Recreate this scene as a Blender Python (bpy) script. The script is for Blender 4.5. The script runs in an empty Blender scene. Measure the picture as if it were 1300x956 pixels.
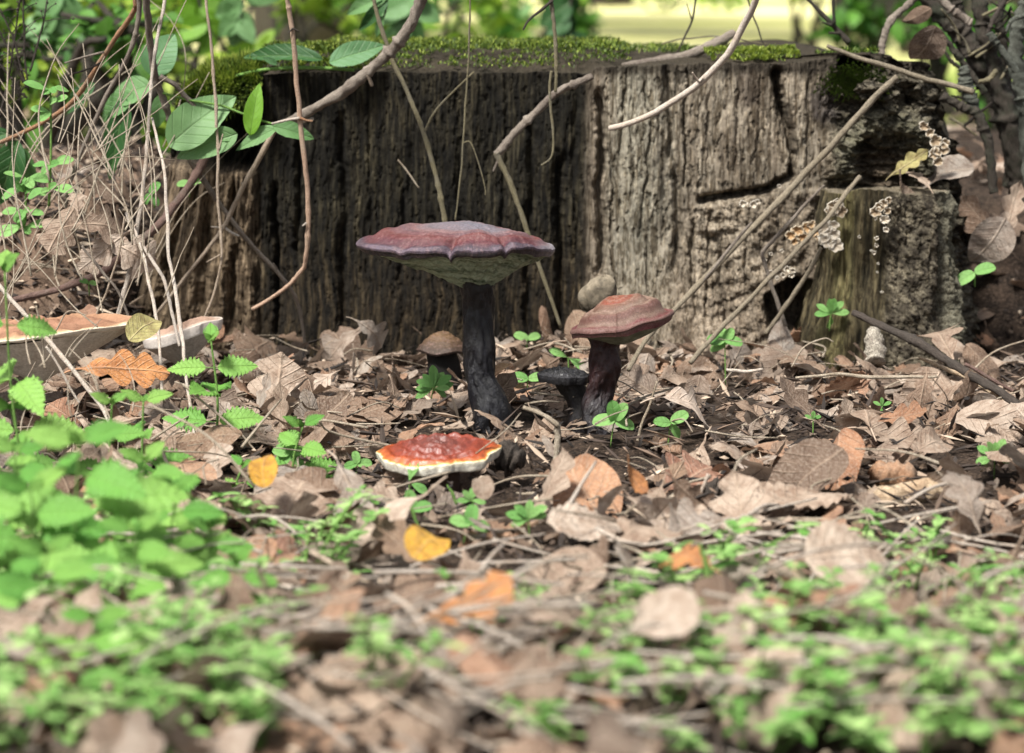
import bpy, math, random
import numpy as np
from mathutils import Vector, Matrix
random.seed(7); RNG = np.random.default_rng(11)
S = bpy.context.scene; COL = S.collection

# ------------------------------------------------------------------ camera, sky, sun, exposure
FPX = 2944.0; CAMH = 0.30; ALPHA = math.atan(505/FPX); CA, SA = math.cos(ALPHA), math.sin(ALPHA)
cam = bpy.data.cameras.new('camera'); camo = bpy.data.objects.new('camera', cam); COL.objects.link(camo)
camo.location = (0, 0, CAMH); camo.rotation_euler = (math.pi/2-ALPHA, 0, 0)
cam.sensor_width = 36; cam.lens = FPX/1300*36; cam.clip_start = 0.02; cam.clip_end = 500
cam.dof.use_dof = True; cam.dof.focus_distance = 1.63; cam.dof.aperture_fstop = cam.lens/8.6
S.camera = camo
SUN_EL, SUN_AZ = math.radians(58), math.radians(215)      # azimuth clockwise from +Y: behind the camera, to the left
w = bpy.data.worlds.new('World'); S.world = w; w.use_nodes = True
nt = w.node_tree; bg = nt.nodes['Background']
sky = nt.nodes.new('ShaderNodeTexSky'); sky.sky_type = 'NISHITA'; sky.sun_disc = False
sky.sun_elevation = SUN_EL; sky.sun_rotation = SUN_AZ; sky.dust_density = 3.0
hs = nt.nodes.new('ShaderNodeHueSaturation'); hs.inputs['Saturation'].default_value = 0.35
nt.links.new(sky.outputs[0], hs.inputs['Color']); nt.links.new(hs.outputs[0], bg.inputs[0]); bg.inputs[1].default_value = 0.085
sl = bpy.data.lights.new('sun', 'SUN'); sl.energy = 4.6; sl.angle = math.radians(11); sl.color = (1, .97, .91)
so = bpy.data.objects.new('sun', sl); COL.objects.link(so)
sd = Vector((math.sin(SUN_AZ)*math.cos(SUN_EL), math.cos(SUN_AZ)*math.cos(SUN_EL), math.sin(SUN_EL)))
so.rotation_euler = sd.to_track_quat('Z', 'Y').to_euler()
S.view_settings.view_transform = 'Standard'; S.view_settings.look = 'None'
S.view_settings.exposure = 0.93; S.view_settings.gamma = 1
S.render.engine = 'CYCLES'; S.cycles.max_bounces = 6; S.cycles.transmission_bounces = 3

# ------------------------------------------------------------------ geometry helpers
def PV(px, py, Y):
    px = np.asarray(px, float); py = np.asarray(py, float)
    u = (px-650)/FPX; v = (478-py)/FPX
    dy = CA+v*SA; dz = v*CA-SA; t = Y/dy
    return np.stack([u*t, np.broadcast_to(Y, t.shape)+0*t, CAMH+dz*t], -1)
def P(px, py, Y): return Vector(PV(px, py, Y))
def proj(X, Y, Z):
    f = Y*CA-(Z-CAMH)*SA; up = Y*SA+(Z-CAMH)*CA
    return 650+FPX*X/f, 478-FPX*up/f
TAB = np.random.default_rng(3).random((256, 256))
def vn(x, y, s=0):
    x = np.asarray(x, float)+s*17.31; y = np.asarray(y, float)+s*7.77
    xi = np.floor(x).astype(int); yi = np.floor(y).astype(int); fx = x-xi; fy = y-yi
    fx = fx*fx*(3-2*fx); fy = fy*fy*(3-2*fy)
    a = TAB[xi & 255, yi & 255]; b = TAB[(xi+1) & 255, yi & 255]; c = TAB[xi & 255, (yi+1) & 255]; d = TAB[(xi+1) & 255, (yi+1) & 255]
    return (a*(1-fx)+b*fx)*(1-fy)+(c*(1-fx)+d*fx)*fy
def fbm(x, y, s=0, o=4):
    r = 0; a = 1; tot = 0
    for k in range(o):
        r = r+a*vn(np.asarray(x)*2**k, np.asarray(y)*2**k, s+k*3); tot += a; a *= .5
    return r/tot-.5
def sstep(a, b, x): t = np.clip((np.asarray(x)-a)/(b-a), 0, 1); return t*t*(3-2*t)
def gau(x, c, w): return np.exp(-((x-c)/w)**2)

def height(x, y):
    x = np.asarray(x, float); y = np.asarray(y, float)
    h = 0.012*fbm(x*6, y*6, 2)*2*sstep(.3, 1.0, y)
    near = 1-sstep(3, 5, y)
    h = h+near*0.008*fbm(x*30, y*30, 5)
    bank = sstep(-.31, -.37, x+.02*fbm(y*20, x*20, 8))*sstep(1.80, 1.90, y+.04*fbm(x*25, y*9, 9))*(1-sstep(2.6, 3.2, y))
    h = h+bank*(.105+.05*fbm(x*28, y*28, 4)+.035*fbm(x*90, y*90, 14)+.012*fbm(x*240, y*240, 15))
    rb = sstep(.36, .46, x)*sstep(2.0, 2.22, y)*(1-sstep(3.0, 4.0, y))
    h = h+rb*.115
    pit = np.exp(-(((x-.425)/.04)**2+((y-1.97)/.06)**2))
    return h-.02*pit-.015*(1-sstep(4, 6, y))*(1-bank)+.032*(1-sstep(.92, 1.15, y))
def GH(px, py):
    """point of the ground under a pixel"""
    u = (px-650)/FPX; v = (478-py)/FPX; dy = CA+v*SA; dz = v*CA-SA
    h = 0.0
    for k in range(6):
        t = (CAMH-h)/(-dz); h = float(height(u*t, dy*t))
    return Vector((u*t, dy*t, h))

def mesh(name, V, F, uv=None, col=None, smooth=True, rnd=None):
    V = np.asarray(V, np.float32); F = np.asarray(F, np.int32); k = F.shape[1]
    me = bpy.data.meshes.new(name); me.vertices.add(len(V)); me.vertices.foreach_set('co', V.ravel())
    me.loops.add(F.size); me.loops.foreach_set('vertex_index', F.ravel())
    me.polygons.add(len(F)); me.polygons.foreach_set('loop_start', np.arange(0, F.size, k, dtype=np.int32))
    try: me.polygons.foreach_set('loop_total', np.full(len(F), k, np.int32))
    except Exception: pass
    me.polygons.foreach_set('use_smooth', np.full(len(F), smooth))
    if uv is not None:
        l = me.uv_layers.new(name='UVMap'); l.data.foreach_set('uv', np.asarray(uv, np.float32)[F.ravel()].ravel())
    if col is not None:
        c = np.ones((len(V), 4), np.float32); c[:, :3] = col
        a = me.color_attributes.new('Col', 'FLOAT_COLOR', 'POINT'); a.data.foreach_set('color', c.ravel())
    if rnd is not None:
        a = me.attributes.new('rnd', 'FLOAT', 'POINT'); a.data.foreach_set('value', np.asarray(rnd, np.float32))
    me.update(calc_edges=True)
    return me
def obj(name, me, mat, parent=None, loc=None):
    o = bpy.data.objects.new(name, me); COL.objects.link(o)
    if mat and me is not None and len(me.materials) == 0: me.materials.append(mat)
    if parent: o.parent = parent
    if loc is not None: o.location = loc
    return o
def tag(o, label=None, cat=None, group=None, kind=None):
    if label: o['label'] = label
    if cat: o['category'] = cat
    if group: o['group'] = group
    if kind: o['kind'] = kind
    return o
def empty(name, loc, label, cat, group=None, rz=0):
    o = bpy.data.objects.new(name, None); COL.objects.link(o); o.location = loc; o.rotation_euler.z = rz
    o.empty_display_size = .02
    return tag(o, label, cat, group)
class MB:
    def __init__(s): s.V = []; s.F = []; s.U = []; s.C = []; s.R = []; s.n = 0
    def add(s, V, F, uv=None, col=None, r=0.):
        V = np.asarray(V, float); s.V.append(V); s.F.append(np.asarray(F)+s.n); s.n += len(V)
        s.U.append(np.zeros((len(V), 2)) if uv is None else uv)
        s.C.append(np.zeros((len(V), 3)) if col is None else np.broadcast_to(col, (len(V), 3)))
        s.R.append(np.full(len(V), r))
    def build(s, name, mat, parent=None, loc=(0, 0, 0), smooth=True, kind=None):
        V = np.concatenate(s.V)-np.array(loc if parent is None else (0, 0, 0))
        o = obj(name, mesh(name, V, np.concatenate(s.F), np.concatenate(s.U), np.concatenate(s.C), smooth, np.concatenate(s.R)), mat, parent)
        if parent is None: o.location = loc
        if kind: o['kind'] = kind
        return o
def gridF(n, m, wrap=False):
    """faces of an n x m vertex grid (m fastest), wrap closes m"""
    i = np.arange(n-1)[:, None]*m; mm = m if wrap else m-1; j = np.arange(mm)[None]; j2 = (j+1) % m
    return np.stack([i+j, i+j2, i+m+j2, i+m+j], -1).reshape(-1, 4)

def smooth_path(pts, n):
    pts = np.asarray(pts, float); m = len(pts)
    if m == 2: return pts[0]+(pts[1]-pts[0])*np.linspace(0, 1, n)[:, None]
    q = np.vstack([2*pts[0]-pts[1], pts, 2*pts[-1]-pts[-2]])
    t = np.linspace(0, m-1-1e-9, n); i = t.astype(int); f = (t-i)[:, None]
    a, b, c, d = q[i], q[i+1], q[i+2], q[i+3]
    return .5*((2*b)+(-a+c)*f+(2*a-5*b+4*c-d)*f**2+(-a+3*b-3*c+d)*f**3)
def tube(pts, rad, sides=7, n=None, bump=.12, wob=0., seed=0, knots=0):
    pts = np.asarray(pts, float); n = n or max(4, 8*(len(pts)-1))
    c = smooth_path(pts, n); t = np.linspace(0, 1, n)
    r = np.interp(t, np.linspace(0, 1, len(rad)), rad)
    if wob: 
        L = np.linalg.norm(np.diff(c, axis=0), axis=1).sum()
        ph = np.stack([vn(t*L*60, 0*t+k*5, seed+k)-.5 for k in range(3)], -1); c = c+ph*wob*(np.sin(t*math.pi)**.3)[:, None]
    rr = random.Random(seed)
    for k in range(knots): r = r*(1+rr.uniform(.2, .45)*np.exp(-((t-rr.random())/(.5/n+.003))**2))
    T = np.gradient(c, axis=0); T /= np.linalg.norm(T, axis=1)[:, None]+1e-12
    up = np.array([0, -1, 0.2]); A = np.cross(T, up); A /= np.linalg.norm(A, axis=1)[:, None]+1e-9; B = np.cross(T, A)
    a = np.arange(sides)/sides*2*math.pi
    ns = 1+bump*2*(vn(np.cos(a)[None]*2+seed+t[:, None]*n*.35, np.sin(a)[None]*2+t[:, None]*n*.2, seed)-.5)
    R = r[:, None]*ns
    V = c[:, None]+R[..., None]*(np.cos(a)[None, :, None]*A[:, None]+np.sin(a)[None, :, None]*B[:, None])
    L = np.concatenate([[0], np.cumsum(np.linalg.norm(np.diff(c, axis=0), axis=1))])
    uv = np.stack([np.broadcast_to(np.abs(a/math.pi-1)[None], (n, sides)), np.broadcast_to(L[:, None]*30+seed*3.7, (n, sides))], -1)
    F = gridF(n, sides, True)
    V = V.reshape(-1, 3); uv = uv.reshape(-1, 2); k = len(V)
    V = np.vstack([V, c[0], c[-1]]); uv = np.vstack([uv, uv[0], uv[-1]])
    j = np.arange(sides); j2 = (j+1) % sides
    F = np.vstack([F, np.stack([j2, j, j*0+k, j*0+k], -1)[:, [0, 1, 2, 2]], np.stack([(n-1)*sides+j, (n-1)*sides+j2, j*0+k+1, j*0+k+1], -1)])
    return V, F, uv
def tris_ok(F):
    return F

# ------------------------------------------------------------------ node helpers and materials
class NT:
    def __init__(s, name):
        s.m = bpy.data.materials.new(name); s.m.use_nodes = True; s.t = s.m.node_tree; s.t.nodes.clear()
        s.out = s.n('ShaderNodeOutputMaterial'); s.bs = s.n('ShaderNodeBsdfPrincipled'); s.l(s.bs.outputs[0], s.out.inputs[0])
    def n(s, t, **k):
        x = s.t.nodes.new(t)
        for a, b in k.items(): setattr(x, a, b)
        return x
    def l(s, a, b): s.t.links.new(a, b)
    def val(s, v):
        x = s.n('ShaderNodeValue'); x.outputs[0].default_value = v; return x.outputs[0]
    def put(s, sock, v):
        if isinstance(v, bpy.types.NodeSocket): s.l(v, sock)
        else: sock.default_value = v
    def math(s, op, a, b=0., c=None):
        x = s.n('ShaderNodeMath', operation=op); s.put(x.inputs[0], a); s.put(x.inputs[1], b)
        if c is not None: s.put(x.inputs[2], c)
        return x.outputs[0]
    def mix(s, f, a, b, mode='MIX'):
        x = s.n('ShaderNodeMix', data_type='RGBA', blend_type=mode); s.put(x.inputs[0], f)
        for i, v in ((6, a), (7, b)):
            if isinstance(v, bpy.types.NodeSocket): s.l(v, x.inputs[i])
            else: x.inputs[i].default_value = (*v, 1)
        return x.outputs[2]
    def ramp(s, f, stops, interp='LINEAR'):
        x = s.n('ShaderNodeValToRGB'); s.l(f, x.inputs[0]); e = x.color_ramp; e.interpolation = interp
        while len(e.elements) < len(stops): e.elements.new(.5)
        for q, (p, c) in zip(e.elements, stops): q.position = p; q.color = (*c, 1) if not isinstance(c, (int, float)) else (c, c, c, 1)
        return x.outputs[0]
    def noise(s, vec, scale, detail=4, rough=.6, dist=0):
        x = s.n('ShaderNodeTexNoise'); x.inputs['Scale'].default_value = scale; x.inputs['Detail'].default_value = detail
        x.inputs['Roughness'].default_value = rough; x.inputs['Distortion'].default_value = dist
        if vec is not None: s.l(vec, x.inputs['Vector'])
        return x.outputs[0]
    def mapping(s, vec, scale=(1, 1, 1), loc=None):
        x = s.n('ShaderNodeMapping'); s.l(vec, x.inputs[0]); x.inputs['Scale'].default_value = scale
        if loc is not None: s.l(loc, x.inputs['Location'])
        return x.outputs[0]
    def bump(s, h, d=.001, st=1.):
        x = s.n('ShaderNodeBump'); x.inputs['Distance'].default_value = d; x.inputs['Strength'].default_value = st
        s.l(h, x.inputs['Height']); s.l(x.outputs[0], s.bs.inputs['Normal']); return x.outputs[0]
    def set(s, **k):
        for a, b in k.items():
            sock = s.bs.inputs[a.replace('_', ' ')]
            if isinstance(b, bpy.types.NodeSocket): s.l(b, sock)
            elif isinstance(b, tuple): sock.default_value = (*b, 1)
            else: sock.default_value = b
    def attr(s, name, o='Color'):
        x = s.n('ShaderNodeAttribute', attribute_name=name); return x.outputs[o]
    def translucent(s, col, fac):
        t = s.n('ShaderNodeBsdfTranslucent'); s.l(col, t.inputs[0]); x = s.n('ShaderNodeMixShader'); x.inputs[0].default_value = fac
        s.l(s.bs.outputs[0], x.inputs[1]); s.l(t.outputs[0], x.inputs[2]); s.l(x.outputs[0], s.out.inputs[0])

def leaf_veins(a, n=9, slope=1.1):
    """0..1 vein mask from the leaf's UV (u across, v along)"""
    uv = a.n('ShaderNodeUVMap').outputs[0]; sp = a.n('ShaderNodeSeparateXYZ'); a.l(uv, sp.inputs[0])
    au = a.math('ABSOLUTE', a.math('SUBTRACT', sp.outputs[0], .5))
    mid = a.math('SUBTRACT', 1., a.math('MINIMUM', a.math('MULTIPLY', au, 28.), 1.))
    ph = a.math('FRACT', a.math('MULTIPLY', a.math('SUBTRACT', sp.outputs[1], a.math('MULTIPLY', au, slope*.45)), float(n)))
    side = a.math('SUBTRACT', 1., a.math('MINIMUM', a.math('MULTIPLY', a.math('ABSOLUTE', a.math('SUBTRACT', ph, .5)), 9.), 1.))
    return a.math('MAXIMUM', mid, a.math('MULTIPLY', side, .6)), uv

def dead_leaf_mat(name, cols, use_attr=False, rough=.65):
    a = NT(name)
    r = a.attr('rnd', 'Fac') if use_attr else a.n('ShaderNodeObjectInfo').outputs['Random']
    v, uv = leaf_veins(a)
    cmb = a.n('ShaderNodeCombineXYZ'); a.l(a.math('MULTIPLY', r, 57.), cmb.inputs[0]); a.l(a.math('MULTIPLY', r, 91.), cmb.inputs[1])
    mp = a.mapping(uv, (1, 1.6, 1), cmb.outputs[0])
    base = a.ramp(r, [((i+.0)/max(1, len(cols)-1), c) for i, c in enumerate(cols)])
    n1 = a.noise(mp, 3.2, 5, .65); n2 = a.noise(mp, 22, 4, .7)
    c = a.mix(a.ramp(n1, [(.42, 0.), (.62, .75)]), base, a.mix(1., base, (.50, .40, .34), 'MULTIPLY'))
    c = a.mix(a.ramp(n2, [(.45, 0.), (.75, .4)]), c, (.62, .52, .42)); c = a.mix(a.ramp(a.noise(mp, 55, 3, .7), [(.52, 0.), (.72, .5)]), c, (.10, .07, .05))
    c = a.mix(a.ramp(a.noise(mp, 9, 2, .5), [(.68, 0.), (.72, .55)]), c, (.05, .035, .028))
    c = a.mix(a.math('MULTIPLY', v, .28), c, (.60, .46, .34))
    a.set(Base_Color=c, Roughness=rough); a.bs.inputs['Specular IOR Level'].default_value = .35
    a.bump(a.math('ADD', a.math('MULTIPLY', v, .8), a.math('ADD', n2, a.math('MULTIPLY', n1, 1.5))), .0016, .9)
    a.translucent(c, .16)
    return a.m
TAN = [(.34, .25, .185), (.43, .335, .26), (.28, .20, .145), (.52, .42, .34)]
BROWN = [(.16, .098, .062), (.23, .15, .10), (.115, .075, .052), (.27, .17, .105)]
GREY = [(.30, .26, .225), (.36, .31, .26), (.25, .205, .17), (.40, .35, .30)]
RUST = [(.34, .165, .085), (.40, .23, .14), (.30, .15, .10), (.44, .24, .13)]
M = {}
M['tan'] = dead_leaf_mat('tan_dead_leaf', TAN); M['brown'] = dead_leaf_mat('brown_dead_leaf', BROWN)
M['grey'] = dead_leaf_mat('grey_dead_leaf', GREY); M['rust'] = dead_leaf_mat('russet_dead_leaf', RUST)
M['litter'] = dead_leaf_mat('mixed_litter', [TAN[0], BROWN[1], TAN[1], GREY[0], TAN[3], BROWN[0], RUST[1], TAN[2], GREY[2], BROWN[3]], True)
M['orange'] = dead_leaf_mat('orange_leaf', [(.55, .22, .06), (.62, .27, .09)])
M['yellow'] = dead_leaf_mat('yellow_leaf', [(.75, .45, .03), (.70, .36, .03)], rough=.45)
M['pale'] = dead_leaf_mat('pale_leaf', [(.48, .39, .31), (.56, .46, .38)])
M['olive'] = dead_leaf_mat('olive_yellow_leaf', [(.42, .38, .14), (.42, .38, .14)])

def green_mat(name, c1, c2, trans=.35, n=7, use_attr=False, rough=.45, vein=(.35, .5, .2)):
    a = NT(name); r = a.attr('rnd', 'Fac') if use_attr else a.n('ShaderNodeObjectInfo').outputs['Random']
    v, uv = leaf_veins(a, n); tc = a.n('ShaderNodeTexCoord').outputs['Object']
    c = a.mix(r, c1, c2); n1 = a.noise(tc, 90, 3)
    c = a.mix(a.ramp(n1, [(.4, 0.), (.7, .45)]), c, a.mix(1., c, (.62, .75, .6), 'MULTIPLY'))
    c = a.mix(a.math('MULTIPLY', v, .22), c, vein)
    a.set(Base_Color=c, Roughness=rough); a.bs.inputs['Specular IOR Level'].default_value = .4
    a.bump(a.math('ADD', a.math('MULTIPLY', v, -.8), a.math('MULTIPLY', n1, .5)), .0008, .8)
    a.translucent(c, trans); return a.m
M['nettle'] = green_mat('nettle_leaf', (.12, .33, .05), (.27, .48, .10), n=8)
M['herb'] = green_mat('herb_leaf', (.14, .34, .08), (.25, .46, .14), n=4)
M['cover'] = green_mat('cover_leaf', (.13, .32, .06), (.44, .62, .24), n=4, use_attr=True)
M['vineleaf'] = green_mat('vine_leaf', (.11, .24, .075), (.17, .31, .12), n=7, vein=(.3, .42, .22))
M['vinelime'] = green_mat('vine_leaf_lime', (.14, .30, .02), (.14, .30, .02), n=7)
M['vinedark'] = green_mat('vine_leaf_dark', (.025, .085, .02), (.035, .11, .03), n=7, trans=.2)
M['vineblue'] = green_mat('vine_leaf_blue', (.09, .20, .08), (.09, .20, .08), n=7, trans=.2)
M['bush'] = green_mat('bush_leaf', (.06, .18, .025), (.32, .44, .045), use_attr=True, trans=.4)
M['bushdark'] = green_mat('bush_leaf_dark', (.03, .11, .02), (.12, .28, .04), use_attr=True, trans=.3)
M['bushlime'] = green_mat('bush_leaf_lime', (.24, .42, .03), (.62, .68, .10), use_attr=True, trans=.45)

def bark_mat(name, c1, c2, c3=None, sc=3., rough=.75, bd=.0013, su=5.):
    a = NT(name); uv = a.n('ShaderNodeUVMap').outputs[0]; tc = a.n('ShaderNodeTexCoord').outputs['Object']
    f = a.noise(a.mapping(uv, (su*1.5, 1, 1)), sc*1.6, 6, .7); g = a.noise(tc, 1100, 4, .75); h = a.noise(tc, 60, 4)
    c = a.mix(a.ramp(f, [(.40, 0.), (.60, 1.)]), a.mix(1., c1, (.75, .75, .75), 'MULTIPLY'), c2)
    if c3: c = a.mix(a.ramp(h, [(.48, 0.), (.66, .8)]), c, c3)
    c = a.mix(a.ramp(g, [(.45, 0.), (.65, .8)]), c, a.mix(1., c, (.38, .35, .31), 'MULTIPLY'))
    a.set(Base_Color=c, Roughness=rough); a.bs.inputs['Specular IOR Level'].default_value = .25
    a.bump(a.math('ADD', f, a.math('MULTIPLY', g, .6)), bd, .9); return a.m
M['t_grey'] = bark_mat('grey_twig', (.22, .18, .145), (.36, .31, .26), (.14, .11, .09))
M['t_dark'] = bark_mat('dark_twig', (.035, .027, .022), (.10, .08, .066), (.06, .05, .042))
M['t_beige'] = bark_mat('beige_stem', (.46, .36, .27), (.60, .49, .38), (.38, .29, .21))
M['t_pink'] = bark_mat('pinkish_stem', (.56, .36, .25), (.64, .45, .33), (.50, .38, .28))
M['t_orange'] = bark_mat('orange_stem', (.34, .17, .085), (.46, .26, .15), (.34, .24, .17))
M['t_white'] = bark_mat('bleached_stem', (.58, .50, .42), (.72, .64, .56), (.46, .37, .29))
M['t_old'] = bark_mat('old_stalk', (.17, .14, .10), (.40, .34, .25), (.24, .20, .14), sc=5, su=4)
M['t_bone'] = bark_mat('bone_stick', (.70, .60, .50), (.78, .69, .60), (.62, .50, .40))
M['t_purple'] = bark_mat('purple_brown_stem', (.17, .10, .085), (.26, .17, .14), (.20, .16, .13))
M['t_olive'] = bark_mat('olive_twig', (.17, .15, .08), (.29, .25, .16), (.22, .20, .16))
M['t_straw'] = bark_mat('straw', (.42, .34, .25), (.66, .57, .45), (.30, .23, .16))
M['t_shrub'] = bark_mat('shrub_bark', (.028, .023, .018), (.085, .07, .055), (.035, .042, .025), sc=5)
M['t_lichen'] = bark_mat('lichen_bark', (.07, .075, .062), (.16, .17, .14), (.04, .04, .03), sc=8)
M['t_green'] = bark_mat('green_stem', (.17, .36, .07), (.27, .47, .12))
M['t_redgreen'] = bark_mat('reddish_stem', (.36, .20, .12), (.30, .36, .12))
M['t_palewood'] = bark_mat('split_wood', (.52, .38, .24), (.66, .52, .37), (.40, .27, .17))

def soil_mat():
    a = NT('forest_soil'); g = a.n('ShaderNodeNewGeometry').outputs['Position']; sp = a.n('ShaderNodeSeparateXYZ'); a.l(g, sp.inputs[0])
    n1 = a.noise(g, 60, 6, .7); n2 = a.noise(g, 400, 4, .7); n3 = a.noise(g, 1.3, 4, .6); n4 = a.noise(g, 9, 5, .7)
    c = a.mix(a.ramp(n1, [(.35, 0.), (.7, 1.)]), (.008, .006, .005), (.045, .030, .021))
    c = a.mix(a.ramp(n2, [(.5, 0.), (.75, .6)]), c, (.20, .14, .10))
    # the clod bank at the left is redder, dry earth
    bank = a.math('MULTIPLY', a.ramp(a.math('MULTIPLY', sp.outputs[0], -1.), [(.30, 0.), (.345, 1.)]), a.ramp(sp.outputs[2], [(.02, 0.), (.05, 1.)]))
    c = a.mix(bank, c, a.mix(a.ramp(n4, [(.35, 0.), (.65, 1.)]), a.mix(n2, (.045, .028, .02), (.21, .14, .10)), a.mix(n2, (.09, .058, .04), (.32, .23, .165))))
    yy = a.math('ADD', sp.outputs[1], a.math('MULTIPLY', a.math('SUBTRACT', n3, .5), 3.))
    grass = a.mix(a.ramp(n4, [(.35, 0.), (.65, 1.)]), (.16, .24, .05), (.34, .38, .09))
    c = a.mix(a.ramp(a.math('MULTIPLY', yy, .1), [(.42, 0.), (.62, 1.)]), c, grass)
    n5 = a.noise(a.mapping(g, (.35, 1, 1)), .35, 4, .55)
    mead = a.mix(a.ramp(n5, [(.38, 0.), (.6, 1.)]), (.46, .46, .15), (.78, .72, .36))
    c = a.mix(a.ramp(a.math('MULTIPLY', yy, .02), [(.14, 0.), (.20, 1.)]), c, mead)
    a.set(Base_Color=c, Roughness=.9); a.bs.inputs['Specular IOR Level'].default_value = .15
    a.bump(a.math('ADD', n1, n2), .003, .8); return a.m
M['soil'] = soil_mat()
def attr_mat(name, rough, dark=.5, scale=300, bd=.0007, coat=0., spec=.3, mott=None, detail=6):
    a = NT(name); c = a.attr('Col'); tc = a.n('ShaderNodeTexCoord').outputs['Object']; g = a.noise(tc, scale, detail, .7)
    c2 = a.mix(a.ramp(g, [(.40, dark), (.66, 0.)]), c, a.mix(1., c, (.35, .32, .28), 'MULTIPLY'))
    if mott: c2 = a.mix(a.ramp(a.noise(tc, mott[0], 5, .75), [(.52, 0.), (.68, mott[2])]), c2, mott[1])
    a.set(Base_Color=c2, Roughness=rough); a.bs.inputs['Specular IOR Level'].default_value = spec
    if coat: a.bs.inputs['Coat Weight'].default_value = coat; a.bs.inputs['Coat Roughness'].default_value = .22
    a.bump(g, bd, .9); return a.m

# wood of the stump: colour attribute plus fine vertical fibre
def wood_mat():
    a = NT('weathered_wood'); c = a.attr('Col'); g = a.n('ShaderNodeNewGeometry').outputs['Position']
    fib = a.noise(a.mapping(g, (1, 1, .045)), 900, 5, .7); fib2 = a.noise(a.mapping(g, (1, 1, .10)), 300, 5, .7, .4); sp = a.noise(g, 700, 4, .75)
    k = a.attr('rnd', 'Fac')                                       # 1 = rough bark without fibre
    h = a.math('ADD', a.math('MULTIPLY', a.math('SUBTRACT', 1., k), a.math('ADD', a.math('MULTIPLY', fib, .5), fib2)), a.math('MULTIPLY', sp, .6))
    hh = a.mix(k, fib2, sp)
    c2 = a.mix(a.ramp(hh, [(.42, .9), (.56, 0.)]), c, a.mix(1., c, (.22, .19, .15), 'MULTIPLY'))
    c2 = a.mix(a.ramp(fib, [(.52, 0.), (.70, .6)]), c2, a.mix(1., c2, (1.9, 1.75, 1.5), 'MULTIPLY'))
    a.set(Base_Color=c2, Roughness=.85); a.bs.inputs['Specular IOR Level'].default_value = .2
    a.bump(h, .0015, 1.); return a.m
M['wood'] = wood_mat()
def moss_mat():
    a = NT('moss'); r = a.attr('rnd', 'Fac'); c = a.ramp(r, [(0., (.022, .034, .006)), (.4, (.055, .095, .010)), (.8, (.13, .20, .02)), (1., (.28, .34, .05))])
    a.set(Base_Color=c, Roughness=.7); a.translucent(c, .3); return a.m
M['moss'] = moss_mat()
M['moss_base'] = bark_mat('moss_mat', (.025, .04, .008), (.06, .09, .015))

# ------------------------------------------------------------------ the ground, one sheet out to the horizon
def axis(pts):
    out = []
    for (a, b, n) in pts: out.append(np.linspace(a, b, n, endpoint=False))
    return np.concatenate(out+[np.array([pts[-1][1]])])
gx = axis([(-200, -20, 12), (-20, -3, 20), (-3, -.75, 30), (-.75, .75, 380), (.75, 3, 30), (3, 20, 20), (20, 200, 12)])
gy = axis([(-60, -2, 10), (-2, .5, 12), (.5, 2.4, 460), (2.4, 5, 60), (5, 30, 40), (30, 260, 14)])
XX, YY = np.meshgrid(gx, gy); ZZ = height(XX, YY)
g = obj('ground', mesh('ground', np.stack([XX, YY, ZZ], -1).reshape(-1, 3), gridF(len(gy), len(gx))), M['soil'])
tag(g, 'dark forest soil running back to a pale sunlit meadow', kind='structure')

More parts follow.
